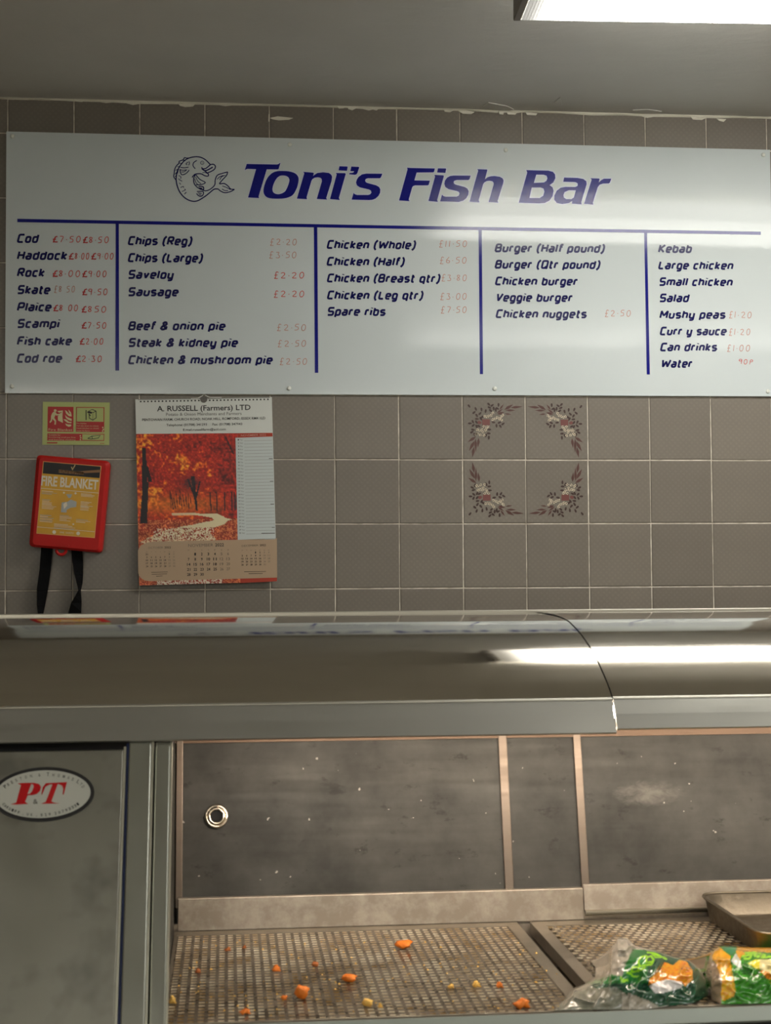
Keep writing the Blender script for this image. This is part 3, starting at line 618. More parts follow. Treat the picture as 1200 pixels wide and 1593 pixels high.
# printed photo: painted per point
def vn(h, w_, sc, seed):
    r = np.random.default_rng(seed); gh, gw = int(h/sc)+3, int(w_/sc)+3; g = r.random((gh, gw))
    yy, xx = np.mgrid[0:h, 0:w_]/sc; y0, x0 = yy.astype(int), xx.astype(int); fy, fx = yy-y0, xx-x0
    return (g[y0, x0]*(1-fx)+g[y0, x0+1]*fx)*(1-fy)+(g[y0+1, x0]*(1-fx)+g[y0+1, x0+1]*fx)*fy
H_, W_ = 232, 156
u = np.linspace(0, 1, W_)[None, :].repeat(H_, 0); v = np.linspace(0, 1, H_)[:, None].repeat(W_, 1)   # v over the full sheet photo height 675..908
vp = v*232/165.0                                                                                      # 0..1 over the photo window
img = np.zeros((H_, W_, 3))
n1, n2, n3, n4 = vn(H_, W_, 22, 1), vn(H_, W_, 7, 2), vn(H_, W_, 2.6, 3), vn(H_, W_, 1.2, 4)
red = np.array([.42, .022, .010]); orange = np.array([.72, .14, .012]); yel = np.array([.85, .36, .03]); dk = np.array([.09, .010, .01])
t = np.clip(n1*.45+n2*.35+n3*.35-.12-.25*(u-.2)+.05, 0, 1)[..., None]
img = np.where(t < .42, dk+(red-dk)*(t/.42), np.where(t < .58, red, np.where(t < .70, red+(orange-red)*((t-.58)/.12), orange+(yel-orange)*np.clip((t-.70)/.15, 0, 1))))
img *= (.55+.9*n3*n4*1.6)[..., None]
band = np.exp(-((vp-.66)/.09)**2)[..., None]*np.clip(1-(u-.35)**2*3, 0, 1)[..., None]
img = img*(1-band*.7)+np.array([.62, .16, .015])*band*.75*(.6+.7*n3[..., None])
g = (vp > .80)[..., None]; gcol = np.where((n4 > .55)[..., None], np.array([.55, .15, .05]), np.array([.26, .03, .015]))*(.6+.8*n2[..., None]); img = np.where(g, gcol, img)
def blend(mask, col): global img; img = img*(1-mask[..., None])+np.array(col)*mask[..., None]
# trunks
def trunk(x0, v0, x1, v1, w0, w1, a=1):
    f = np.clip((vp-v0)/(v1-v0), 0, 1); c = x0+(x1-x0)*f; ww = w0+(w1-w0)*f
    blend(((np.abs(u-c) < ww) & (vp > v0) & (vp < v1)).astype(float)*a, (.012, .009, .012))
trunk(.075, .13, .075, .5, .018, .03); trunk(.085, .45, .055, .83, .028, .036); trunk(.1, .3, .13, .45, .012, .02)
for k in range(10): trunk(.32+k*.022+random.uniform(-.01, .01), .52+random.uniform(0, .08), .33+k*.022, .66+random.uniform(0, .06), .004, .005, .8)
trunk(.55, .40, .585, .72, .02, .009); trunk(.5, .42, .57, .6, .01, .01); trunk(.62, .45, .58, .6, .008, .008)
blend(np.clip(np.exp(-(((u-.53)/.09)**2+((vp-.47)/.06)**2))*1.2, 0, .8)*(n3 > .35), (.03, .015, .02))
for x in (.72, .78, .86, .93, .96, .985): trunk(x, .55, x+.004, .73, .006, .007, .9)
trunk(.88, .03, .96, .2, .012, .008, .8); trunk(.8, .15, .9, .08, .006, .006, .7); trunk(.25, .14, .45, .06, .006, .006, .6)
blend(np.clip((u-.9)*10, 0, 1)*(np.abs(vp-.66) < .06)*.7, (.02, .03, .04))
# winding path
cx_ = np.interp(vp[:, 0], [.745, .755, .78, .81, .85, .90, 1.0], [.36, .66, .77, .84, .70, .48, .40]); wx = np.interp(vp[:, 0], [.745, .76, .79, .82, .86, .92, 1.0], [.14, .12, .07, .09, .17, .26, .38])
msk = ((np.abs(u-cx_[:, None])+.03*(n2-.5)) < wx[:, None]) & (vp > .745) & (vp < 1.02)
blend(msk*np.where(vp > .88, (n4 > .42)*.8, .95), (.60, .53, .33))
blend((vp > .74)*(vp < .765)*(u > .34)*(u < .58)*.7, (.6, .5, .3)); blend(((vp > .88) & (vp < .99) & (u > .15) & (u < .75))*(n4 > .62)*.8, (.62, .56, .42))
blend((vp > 1.33)*(n4 > .45)*(np.abs(u-.5) < .32), (.55, .48, .38))
img = np.clip(img*1.25, 0, 1)
TL, TR, BL, BR = (211.8, 675), (369.5, 674), (216.8, 910.8), (374, 906.5)
mb = MB(); cols = []
for a in range(H_):
    fa = a/(H_-1)
    for c in range(W_):
        fb = c/(W_-1); x = (TL[0]*(1-fb)+TR[0]*fb)*(1-fa)+(BL[0]*(1-fb)+BR[0]*fb)*fa; y = (TL[1]*(1-fb)+TR[1]*fb)*(1-fa)+(BL[1]*(1-fb)+BR[1]*fb)*fa
        mb.v.append(k1(x, y)); cols.append((*img[a, c], 1))
mb.f = [(a*W_+c, a*W_+c+1, (a+1)*W_+c+1, (a+1)*W_+c) for a in range(H_-1) for c in range(W_-1)]
o = obj('woodland_picture', mb, M_picture, cal, colors=cols); o['label'] = 'printed photo of red and orange autumn trees beside a pale winding path'
mb = MB(); px(mb, k1, [(369.5, 674), (424, 673), (424.4, 679), (369.8, 681)]); cl('red_band', mb, M_redhead); mb = MB(); px(mb, k1, [(374, 900), (431, 896), (431.1, 904.3), (374, 907)]); cl('red_band', mb, M_redhead)
mb = MB(); text(mb, k2, 'NOVEMBER 2022', (375, 679), (414, 678), 3.4, .005); cl('band_text', mb, M_pink)
mb = MB(); px(mb, k2, [(366.5, 681), (424.2, 679.6), (428.8, 839), (370, 840)]); cl('date_column', mb, M_paper2)
mb = MB(); m2 = MB()
DAYS = 'Tue Wed Thu Fri Sat Sun Mon'.split()
for k in range(30):
    y = 684.3+k*5.0*1.0; x = 369+k*.11
    text(mb, k3, str(k+1), (x+(0 if k > 8 else 1), y+1), (x+3, y+1), 2.4, .01); text(mb, k3, DAYS[k % 7], (x+4.3, y+1), (x+8.5, y+.9), 2.0)
    stroke2d(m2, k3, [(x+11, y+1.6), (423.6+k*.155, y+.6)], .5)
for y, x0 in ((713.4, 418.5), (748.8, 420), (784.3, 421), (820.5, 423), (829.6, 407)): stroke2d(mb, k3, [(x0, y), (424+(y-700)*.03, y-.2)], .9)
cl('date_text', mb, M_ink); cl('date_line', m2, M_inkpale)
mb = MB(); px(mb, k2, [(431, 837.3), (374, 839.6), (240, 842.5), (228, 844.2), (219, 848.5), (214.8, 856), (215.2, 892), (218.5, 898.5), (225, 903), (234, 904.2), (431.5, 898.5)][::-1]); cl('month_panel', mb, M_tan)
mb = MB(); mi = MB()
def month(name, yr, cx0, y0, first, ndays, dx, dy, cap, nm, x_wk, prevrow=False):
    text(mi, k3, name, nm[0], nm[1], cap*1.15, 0); text(mb, k3, yr, nm[2], nm[3], cap*1.15, .012)
    for d in range(7): text(mi, k3, 'MTWTFSS'[d], (cx0+d*dx-1, y0-dy*.95+.2-d*dx*.008), (cx0+d*dx+1, y0-dy*.95+.2-d*dx*.008), cap*.5)
    for d in range(1, ndays+1):
        i = first+d-1; r, c = divmod(i, 7)
        if prevrow and r == 5: r = 0
        s = str(d); x = cx0+c*dx-r*-.12; y = y0+r*dy-c*dx*.012; hw = (cap*.62 if len(s) > 1 else cap*.3)
        text(mi if c > 4 else mb, k3, s, (x-hw, y), (x+hw, y), cap, .005 if c > 4 else .02)
month('NOVEMBER', '2022', 293.5, 864.2, 1, 30, 10.25, 7.9, 4.3, ((293, 851), (332, 850), (335, 850), (348.5, 849.7)), 0)
month('OCTOBER', '2022', 228.5, 863.6, 5, 31, 7.0, 4.7, 2.7, ((230.5, 853.8), (254, 853.2), (256, 853.2), (266, 853)), 0, True)
month('DECEMBER', '2022', 377, 861, 3, 31, 6.9, 4.7, 2.7, ((376.5, 850.8), (402, 849.6), (404.5, 849.6), (414, 849.4)), 0)
for x0, x1, y in ((235.5, 261, 890.3), (236, 260, 893.3), (243, 253, 896.4), (380, 414, 889.5), (387, 409, 892.6)): stroke2d(mb, k3, [(x0, y), (x1, y-.5)], .7)
cl('month_text', mb, M_black); cl('weekend_text', mi, mat('brown_grey_ink', (.16, .13, .10), .6))

# ================================================================== FIRE BLANKET SIGN
sg = thing('fire_blanket_sign', wallm(0)(118, 693), 'small pale green and red fire blanket sign stuck above the red case', 'sign')
s0, s1, s2, s3 = wallm(-.0035), wallm(-.0039), wallm(-.0043), wallm(-.0047)
q = lambda *pts: [(60+x/10, 618+y/10) for x, y in pts]
mb = MB(); px(mb, s0, q((68, 70), (1108, 82), (1100, 745), (58, 738)), (0, .002, 0)); obj('sign_plate', mb, M_glow, sg)
mb = MB()
for pts in (q((145, 145), (545, 150), (542, 538), (138, 535)), q((585, 152), (1025, 156), (1022, 542), (582, 538)), q((138, 562), (1025, 570), (1022, 678), (135, 674))): px(mb, s1, pts)
obj('red_field', mb, M_signred, sg)
mb = MB()
for pts in (q((597, 163), (1012, 167), (1010, 382), (595, 378)), q((682, 576), (1014, 580), (1012, 668), (680, 664))): px(mb, s2, pts)
obj('picture_window', mb, M_glow, sg)
mb = MB()
for pts in (((258, 185), (280, 195), (282, 218), (262, 230), (240, 222), (238, 195)), ((235, 225), (270, 235), (285, 262), (330, 255), (352, 235), (360, 248), (335, 275), (280, 285), (262, 275), (245, 320), (275, 365), (270, 425), (245, 425), (250, 375), (215, 335), (210, 370), (180, 400), (170, 385), (192, 350), (195, 290), (210, 250)),
            ((290, 215), (378, 205), (372, 300), (380, 400), (302, 360), (300, 290), (330, 275), (362, 245), (355, 228), (320, 240)),
            ((410, 200), (440, 215), (470, 255), (512, 262), (515, 300), (470, 292), (430, 255)), ((465, 190), (505, 235), (512, 270), (475, 240)), ((412, 275), (450, 310), (515, 335), (515, 370), (460, 350), (425, 320)),
            ((385, 340), (430, 345), (470, 380), (515, 385), (510, 405), (450, 398), (412, 368)), ((415, 405), (450, 422), (512, 425), (505, 450), (470, 460), (430, 440))):
    px(mb, s2, q(*pts))
obj('pictogram', mb, M_signcream, sg)
mb = MB(); text(mb, s2, 'Fire Blanket', (75.5, 670.2), (112.5, 670.6), 4.0, .0)
for i, (a, b) in enumerate((('Fire blanket', 15), ('Pull tabs down to release', 34), ('Hold blanket to shield', 34), ('Cover the flames', 20))): text(mb, s2, a, (119.5, 659.5+i*3.8), (119.5+b, 659.7+i*3.8), 2.0, .0)
for i, (a, b) in enumerate((('Suitable for', 19), ('Smothering small pan fires', 42), ('and burning clothing', 42))): text(mb, s2, a, (75.5, 677.4+i*3.6), (75.5+b, 677.8+i*3.6), 2.0, .0)
for x, y in ((160, 665), (160.8, 668), (159.8, 670.5), (125, 678), (125.6, 681), (125.2, 684)): px(mb, s2, [(x-1, y-1), (x+1, y-1), (x+1, y+1), (x-1, y+1)])
obj('sign_text', mb, M_signcream, sg)
mb = MB()
for pts, wd in ((((835, 190), (895, 215), (898, 320), (845, 355), (790, 325), (788, 260)), 1.1), (((845, 250), (845, 350)), .5), (((740, 200), (740, 355)), 1.4), (((760, 230), (830, 245)), 2.6), (((780, 255), (810, 290)), 1.4), (((835, 190), (780, 215), (845, 240), (895, 215)), 1.0),
                 (((765, 640), (830, 605), (960, 592), (930, 635), (820, 650), (765, 640)), 1.0), (((830, 605), (835, 645)), 1.0)):
    stroke2d(mb, s3, q(*pts), wd)
obj('diagram_line', mb, M_black, sg)
mb = MB(); px(mb, s1, q((130, 700), (295, 700), (290, 718), (130, 716))); px(mb, s1, q((955, 715), (1025, 716), (1022, 724), (955, 723))); obj('small_print', mb, M_signred, sg)

# ================================================================== FIRE BLANKET CASE
fc = thing('fire_blanket_case', wallm(-.02)(102, 856), 'red plastic fire blanket case with amber label and black pull straps, hanging tilted', 'fire blanket')
def quadl(c, r, k=4): return fillet(c, r, True, k)
outer = quadl([(57.5, 707.5), (171.5, 717.5), (158.3, 860), (45.3, 850)], 7)
inner = quadl([(62, 711.5), (165, 720.5), (152.5, 856), (50.5, 847)], 6)
W0, W1_, W2_ = wallm(0), wallm(-.034), wallm(-.041)
A = [W1_(*p) for p in outer]; Bk = [Vector((p.x, -.0005, p.z)) for p in A]; In = [W2_(*p) for p in inner]; n = len(A)
mb = MB(); mb.add(Bk+A+In, [(i, (i+1) % n, n+(i+1) % n, n+i) for i in range(n)]+[(n+i, n+(i+1) % n, 2*n+(i+1) % n, 2*n+i) for i in range(n)]+[tuple(range(2*n, 3*n))])
obj('case_body', mb, M_case, fc)
c0, c1, c2, c3 = wallm(-.0416), wallm(-.0420), wallm(-.0424), wallm(-.0428)
Q = lambda *pts: [(40+x/8.571, 700+y/8.571) for x, y in pts]
mb = MB(); px(mb, c0, Q((232, 150), (1010, 215), (922, 1175), (142, 1115))); obj('label_border', mb, M_yeledge, fc)
mb = MB(); px(mb, c1, Q((238, 158), (1000, 222), (914, 1166), (150, 1107))); obj('label', mb, M_yel, fc)['label'] = 'amber label with faded white instructions'
mb = MB(); px(mb, c2, Q((242, 158), (1000, 222), (985, 375), (228, 312))); obj('black_band', mb, M_black, fc)
mb = MB(); px(mb, c3, Q((640, 290), (1000, 262), (997, 300), (780, 310))); px(mb, c3, Q((440, 258), (775, 300), (772, 332), (440, 305))); obj('band_flare', mb, mat('tan_flare_print', (.25, .12, .04), .4), fc)
mb = MB(); text(mb, c3, 'SAFEFIRE', Q((440, 300))[0], Q((770, 330))[0], 4.5, .01); stroke2d(mb, c3, Q((610, 225), (625, 262), (660, 200)), 1.6); obj('band_text', mb, mat('cream_gold_print', (.62, .45, .2), .4), fc)
mb = MB(); text(mb, c3, 'FIRE BLANKET', Q((205, 468))[0], Q((962, 527))[0], 15.2, .03); obj('label_title', mb, M_lblwhite, fc)
mb = MB(); mg = MB()
stroke2d(mb, c2, Q((200, 510), (975, 575)), .8); stroke2d(mb, c2, Q((150, 1025), (920, 1090)), .7)
for x0, x1, y0, rows in ((215, 430, 545, 3), (740, 935, 580, 3), (225, 400, 660, 4), (225, 420, 725, 4), (205, 400, 865, 6), (740, 905, 690, 5), (740, 900, 745, 4), (690, 890, 925, 3), (470, 640, 870, 5), (400, 690, 985, 4)):
    for k in range(rows):
        y = y0+k*17; xx = x0 - (y-545)*.05; xe = xx+(x1-x0)*random.uniform(.55, 1)
        stroke2d(mb if random.random() < .7 else mg, c2, Q((xx, y), (xe, y+(xe-xx)*.084)), random.uniform(.5, .9))
for x, y, r in ((510, 570, 1.6), (665, 578, 1.8), (635, 990, 1.4), (380, 1095, 3.0), (700, 1112, 3.0)): px(mb, c2, [(40+x/8.571+r*math.cos(t), 700+y/8.571+r*math.sin(t)) for t in np.linspace(0, 6.28, 9)[:-1]])
px(mg, c2, Q((540, 590), (620, 590), (600, 640), (570, 640))); px(mg, c2, Q((480, 700), (560, 690), (600, 660), (680, 690), (675, 760), (600, 770), (545, 800), (545, 835), (470, 830))); px(mb, c3, Q((500, 720), (545, 690), (555, 740), (510, 790)))
text(mb, c2, 'FIRE  SAFETY', Q((455, 1108))[0], Q((640, 1122))[0], 2.6, .0)
obj('label_print', mb, M_lblwhite, fc); obj('label_drawing', mg, M_lblgrey, fc)
# latch lip at the foot
mb = MB(); cc = W1_(95.5, 855.5); mb.tube([cc+Vector((.011*math.cos(t), -.004, -.011*math.sin(t))) for t in np.linspace(0, math.pi, 9)], .0035, 8); obj('latch_ring', mb, M_case, fc, True)
mb = MB(); px(mb, wallm(-.0415), Q((470, 1265), (510, 1240), (580, 1265), (575, 1285), (465, 1280)), (0, -.003, 0)); obj('latch_tab', mb, M_case, fc)
# straps: twisted webbing
def strap(cen, wid, tw):
    mb = MB()
    for (x, y), w_, a in zip(cen, wid, tw):
        c = wallm(-.018)(x, y); h = w_*CAMD/F/2
        d = Vector((math.cos(a)*h, math.sin(a)*h, 0)); nrm = Vector((-math.sin(a), math.cos(a), 0))*.0007
        mb.v += [c-d-nrm, c+d-nrm, c+d+nrm, c-d+nrm]
    k = len(cen)
    for i in range(k-1):
        for e in range(4): mb.f.append((i*4+e, i*4+(e+1) % 4, i*4+4+(e+1) % 4, i*4+4+e))
    mb.f += [(0, 3, 2, 1), (k*4-4, k*4-3, k*4-2, k*4-1)]
    obj('pull_strap', mb, M_strap, fc)
strap([(73, 850), (70.5, 885), (66, 917), (63.8, 942), (63.0, 960), (63, 985), (62, 1010)], [17, 17, 17, 17, 17, 17, 17], [.1, .2, .35, .95, 1.35, 1.4, 1.3])
strap([(119.5, 855), (121, 875), (122.5, 893), (124, 908), (124, 918), (121.5, 928), (118.8, 938), (116.5, 952), (116, 985), (115, 1010)], [16.5, 16.5, 16, 17, 18, 18, 18.5, 19, 19, 19], [.05, .35, .75, 1.2, 1.5, 1.15, .7, .1, .2, .3])

# ================================================================== FRYING RANGE
XS = .3646
XA, XB = -1.25, 1.75
rg = thing('frying_range', (.25, -2.1, 0), 'stainless steel fish frying range with a curved canopy and lit chip box', 'range')
prof0 = [(1.95, -.0355), (1.80, -.0345), (1.70, -.0360), (1.638, -.0400), (1.606, -.0452), (1.568, -.0536), (1.5295, -.0653), (1.500, -.0768), (1.4755, -.0886), (1.457, -.0985), (1.4417, -.1090)]
pp = cr_curve(prof0, False, 5)
def canopy(x0, x1, dz, name, dy=0):
    def pt(x, q): return Vector((x, -CAMD+q[0]+dy, CAMZ+q[1]+dz))
    top = MB(); nx = 24
    xs_ = np.linspace(x0, x1, nx)
    th = .0012
    for x in xs_:
        for q in pp: top.v.append(pt(x, q))
    k = len(pp)
    top.f = [(i*k+j, i*k+j+1, (i+1)*k+j+1, (i+1)*k+j) for i in range(nx-1) for j in range(k-1)]
    o = obj(name, top, M_hood, rg, True)
    lin_ = MB(); lin_.v = [v+Vector((0, 0, -.0016)) for v in top.v]; lin_.f = [f[::-1] for f in top.f]; obj('canopy_lining', lin_, M_apron, rg, True)
    return o, pt
o1, pt1 = canopy(XA, XS-.0006, 0, 'canopy_panel')
o2, pt2 = canopy(XS+.0006, XB, .0009, 'canopy_panel', .0008)
for x0, x1, pt_, zb in ((XA, XS-.0006, pt1, -.1400), (XS+.0006, XB, pt2, -.1375)):
    ap = [(1.4417, -.1093), (1.4404, -.1112), (1.4336, -.1245), (1.4252, zb), (1.4275, zb-.0015), (1.4400, zb-.0015), (1.4400, zb), (1.4290, zb+.0005), (1.4352, -.1245), (1.4424, -.1112)]
    mb = MB(); mb.prism([pt_(x0, q) for q in ap], (x1-x0, 0, 0)); obj('canopy_apron', mb, M_apron, rg)
    mb = MB(); mb.prism([pt_(x0, q) for q in ((1.4421, -.1086), (1.4400, -.1096), (1.4396, -.1108), (1.4420, -.1108))], (x1-x0, 0, 0)); obj('folded_edge', mb, M_fold, rg)
mb = MB().box(XA, XB, -CAMD+1.800, -CAMD+1.806, CAMZ-.0355, CAMZ-.0312); bevel(obj('rear_lip', mb, M_fold, rg), .001)
# the dark joint between the two canopy sections
mb = MB()
jp = [(q[0], q[1]-.0012) for q in pp]
for q in jp: mb.v += [Vector((XS-.001, -CAMD+q[0], CAMZ+q[1])), Vector((XS+.001, -CAMD+q[0], CAMZ+q[1]))]
mb.f = [(2*i, 2*i+1, 2*i+3, 2*i+2) for i in range(len(jp)-1)]; obj('canopy_joint', mb, M_gap, rg)
# rear casing behind the canopy, never seen from the front
mb = MB(); mb.box(XA, XB, -1.675, -1.665, .02, CAMZ-.0375); obj('rear_casing', mb, M_body, rg)
# --- slanted front plane
ST, SB = Vector((0, -2.188, 1.4545)), Vector((0, -2.300, 1.236)); sd = (SB-ST).normalized(); sn = Vector((1, 0, 0)).cross(sd).normalized()
if sn.y > 0: sn = -sn
fr = plane(ST, sn)
def slab(x0, x1, v0, v1, n0, n1):      # box on the slanted plane: x, distance down the slope, height off it
    g = lambda x, v, n: Vector((x, 0, 0))+ST+sd*v+sn*n
    mb = MB(); mb.hexa([g(x0, v0, n1), g(x1, v0, n1), g(x1, v1, n1), g(x0, v1, n1)], [g(x0, v0, n0), g(x1, v0, n0), g(x1, v1, n0), g(x0, v1, n0)]); return mb
VT, VB = -.004, .262
def fx(x, y): return fr(x, y).x
XD = fx(193.5, 1160)
door = obj('door_panel', slab(XA, XD, .003, VB, -.02, .0005), M_door, rg); bevel(door, .0015)
obj('door_edge', slab(XD-.0003, XD+.0018, .001, VB, -.02, .0012), M_edge, rg)
obj('protective_film', slab(XD+.0018, XD+.0042, -.004, VB, -.02, -.004), M_seal, rg)
X1, X2, X3, X4 = fx(201, 1160), fx(236.5, 1160), fx(240, 1160), fx(265.5, 1160)
bevel(obj('front_post', slab(X1, X2, VT, VB, -.02, .001), M_post, rg), .0015)
obj('post_edge', slab(X2-.0002, X2+.0018, VT, VB, -.018, .0016), M_edge, rg)
bevel(obj('front_post', slab(X3+.0012, X4, VT, VB, -.02, -.001), M_post, rg), .0012)
obj('post_edge', slab(X4-.0002, X4+.0015, VT, VB, -.018, -.0004), M_edge, rg)
mb = slab(X1-.004, X4, VT-.004, VB, -.03, -.0205); obj('post_backing', mb, M_gap, rg)
mb = slab(XA, X4+.001, -.02, .0045, -.03, -.0215); obj('shadow_gap', mb, M_gap, rg)
# box interior
YB, ZT = -1.935, CAMZ-.37            # back of the floor, tray level
XI0, XI1 = -.0565, 1.45
ptop, pbot = Vector((0, -1.884, 1.437)), Vector((0, -1.924, 1.256))
bpl = plane(pbot, (ptop-pbot).cross(Vector((1, 0, 0))))
bd = (ptop-pbot).normalized(); bnrm = Vector((1, 0, 0)).cross(bd); bnrm = -bnrm if bnrm.y > 0 else bnrm
def bslab(x0, x1, v0, v1, n0, n1):
    Lh = (ptop-pbot).length
    g = lambda x, v, n: Vector((x, 0, 0))+pbot+bd*(v*Lh)+bnrm*n
    mb = MB(); mb.hexa([g(x0, v0, n1), g(x1, v0, n1), g(x1, v1, n1), g(x0, v1, n1)], [g(x0, v0, n0), g(x1, v0, n0), g(x1, v1, n0), g(x0, v1, n0)]); return mb
bx = lambda x, y: bpl(x, y).x
xa, xb, xc, xd, xe, xf = bx(274, 1200), bx(285, 1200), bx(777, 1200), bx(790.5, 1200), bx(894, 1200), bx(906, 1200)
for a, b in ((xb, xc), (xd, xe), (xf, XI1)):
    obj('back_panel', bslab(a-.001, b+.001, -.15, 1.05, -.004, 0), M_back, rg)
for a, b in ((xa, xb), (xc, xd), (xe, xf)):
    bevel(obj('joint_strip', bslab(a, b, -.02, 1.02, -.004, .0035), M_strip, rg), .001)
vt = (bpl(600, 1151.5)-pbot).dot(bd)/(ptop-pbot).length
obj('top_strip', bslab(XI0, XI1, vt, vt+.07, -.003, .003), mat('burnt_strip_steel', (.17, .115, .08), .5, .5), rg)
kx = wallm(YB)(909, 1410).x
kick1 = MB(); kick1.hexa([(XI0+.004, YB-.001, ZT+.0005), (kx, YB-.001, ZT+.0005), (kx, YB+.004, ZT+.0345), (XI0+.004, YB+.004, ZT+.0345)], [(XI0+.004, YB+.003, ZT+.0005), (kx, YB+.003, ZT+.0005), (kx, YB+.012, ZT+.0345), (XI0+.004, YB+.012, ZT+.0345)])
bevel(obj('kick_strip', kick1, M_kick, rg), .001)
kick2 = MB(); kick2.hexa([(kx+.001, YB+.001, ZT+.009), (XI1, YB+.001, ZT+.009), (XI1, YB+.008, ZT+.0375), (kx+.001, YB+.008, ZT+.0375)], [(kx+.001, YB+.005, ZT+.009), (XI1, YB+.005, ZT+.009), (XI1, YB+.014, ZT+.0375), (kx+.001, YB+.014, ZT+.0375)])
bevel(obj('kick_strip', kick2, M_kick, rg), .001)
mb = MB().tube([(kx+.001, YB-.001, ZT+.0082), (XI1, YB-.001, ZT+.0082)], .0032, 8); obj('rolled_lip', mb, M_edge, rg, True)
mb = MB().box(XI0, XI1, -2.290, YB+.02, ZT-.052, ZT-.05); obj('box_floor', mb, M_pan, rg)
mb = MB().box(XI0, XI1, YB+.0015, YB+.0022, ZT-.05, ZT+.008); obj('floor_upstand', mb, M_kick, rg)
mb = MB(); mb.prism([(XI0, -2.285, ZT-.05), (XI0, -1.90, ZT-.05), (XI0, -1.88, 1.44), (XI0, -1.885, 1.50), (XI0, -2.14, 1.47), (XI0, -2.17, 1.452)], (-.002, 0, 0)); obj('side_panel', mb, M_back, rg)
mb = MB(); mb.prism([(XI1, -2.285, ZT-.05), (XI1, -1.90, ZT-.05), (XI1, -1.88, 1.44), (XI1, -1.885, 1.50), (XI1, -2.14, 1.47), (XI1, -2.17, 1.452)], (.002, 0, 0)); obj('side_panel', mb, M_back, rg)
mb = MB().box(XI0, XI1, -1.90, -1.68, 1.4445, 1.4475); obj('box_ceiling', mb, M_back, rg)
mb = MB().tube([(XI0+.05, -2.13, 1.474), (XI1-.05, -2.13, 1.474)], .006, 10); obj('heat_tube', mb, M_tube, rg, True)
for i in range(6): mb = MB().box(XI0+.06+i*.27, XI0+.075+i*.27, -2.14, -2.12, 1.480, 1.492); obj('tube_clip', mb, M_chrome, rg)
# sill and the range below it
sl = lambda v0, v1, n0, n1: slab(X4+.0015, XB, v0, v1, n0, n1)
LS = (SB-ST).length
bevel(obj('front_sill', sl(LS+.0035, LS+.0165, -.006, .0015), M_sill, rg), .001)
obj('sill_recess', slab(XA, XB, LS+.0165, LS+.03, -.02, -.008), M_glassdark, rg)
mb = MB().box(XA, XB, -2.34, -1.68, .1, ZT-.055); bevel(obj('lower_body', mb, M_body, rg), .004)
mb = MB().box(XA+.03, XB-.03, -2.29, -1.72, .0, .1); obj('plinth', mb, M_glassdark, rg)
# chrome ring on the back panel
rc = bpl(337, 1270)+bnrm*.0012; e1 = Vector((1, 0, 0)); e2 = bd
def ringp(r, n_, k=24): return [rc+(e1*math.cos(t)+e2*math.sin(t))*r+bnrm*n_ for t in np.linspace(0, 2*math.pi, k+1)[:-1]]
mb = MB().tube(ringp(.0112, .0015), .0020, 8, True); mb.tube(ringp(.0080, .0045), .0018, 8, True); mb.add(ringp(.0112, .001)+ringp(.008, .005), [(i, (i+1) % 24, 24+(i+1) % 24, 24+i) for i in range(24)])
pr = obj('probe_socket', mb, M_chrome, rg, True); mb = MB(); mb.add(ringp(.0075, .003), [tuple(range(24))]); obj('socket_hole', mb, M_gap, pr)
# badge on the door
f1, f2, f3, f4 = (plane(ST+sn*k, sn) for k in (.0012, .0022, .0026, .0030))
def el(a, b, c=1.0): return [(66.5+a*math.cos(t)+7.0*c*math.sin(t), 1235.5-b*math.sin(t)) for t in np.linspace(0, 2*math.pi, 49)[:-1]]
mb = MB(); px(mb, f2, el(80, 42.3), -sn*.002); badge = obj('maker_badge', mb, M_black, rg); badge['label'] = 'oval enamel badge with black rim and red letters'
mb = MB(); px(mb, f3, el(74.2, 37.2, .9)); obj('badge_face', mb, M_badgewhite, badge)
TP = lambda pts: [(x/7.5, 1170+y/7.5) for x, y in pts]
mb = MB(); holes(mb, f4, [TP([(205, 365), (300, 358), (400, 358), (455, 372), (478, 405), (468, 450), (430, 488), (380, 502), (325, 502), (292, 580), (330, 605), (200, 612), (125, 610), (190, 588), (245, 385)]), TP([(365, 372), (320, 490), (350, 485), (375, 455), (395, 405), (388, 378)])])
px(mb, f4, TP([(535, 362), (782, 350), (742, 500), (732, 488), (740, 430), (725, 390), (675, 370), (600, 575), (640, 592), (700, 600), (480, 602), (535, 580), (612, 375), (580, 378), (530, 405), (490, 500), (482, 490), (500, 410)]))
obj('badge_letter', mb, M_badgered, badge)
mg = MB(); mk = MB(); text(mg, f4, '&', (51.5, 1250.5), (59, 1250.5), 8, 0)
def arc(mb, s, a0, a1, ra, rb, cap, flip=False, small=None):
    n = len(s); wds = [.5 if ch in ' .' else 1 for ch in s]; tot = sum(wds); acc = 0
    for ch, wd in zip(s, wds):
        t = a0+(a1-a0)*(acc+wd/2)/tot; acc += wd
        if ch == ' ': continue
        c = .92; x = 66.5+ra*math.cos(t)+7*c*math.sin(t); y = 1235.5-rb*math.sin(t)
        dx, dy = -ra*math.sin(t)+7*c*math.cos(t), -rb*math.cos(t); l = math.hypot(dx, dy); dx /= l; dy /= l
        if not flip: dx, dy = -dx, -dy
        k = cap*(.78 if (small and ch.isupper() is False) else 1); hw = (k*.32 if ch != '.' else .6)*(1.15 if ch in 'MN' else 1)
        text(mb, f4, ch.upper(), (x-dx*hw, y-dy*hw), (x+dx*hw, y+dy*hw), k, .015)
arc(mg, 'Preston & Thomas Ltd', math.radians(163), math.radians(18), 63, 28, 6.3, False, True)
arc(mk, 'CARDIFF . UK . 029 20793331', math.radians(207), math.radians(333), 68, 34.5, 4.6, True)
obj('badge_text', mg, M_ink, badge); obj('badge_address', mk, M_black, badge)

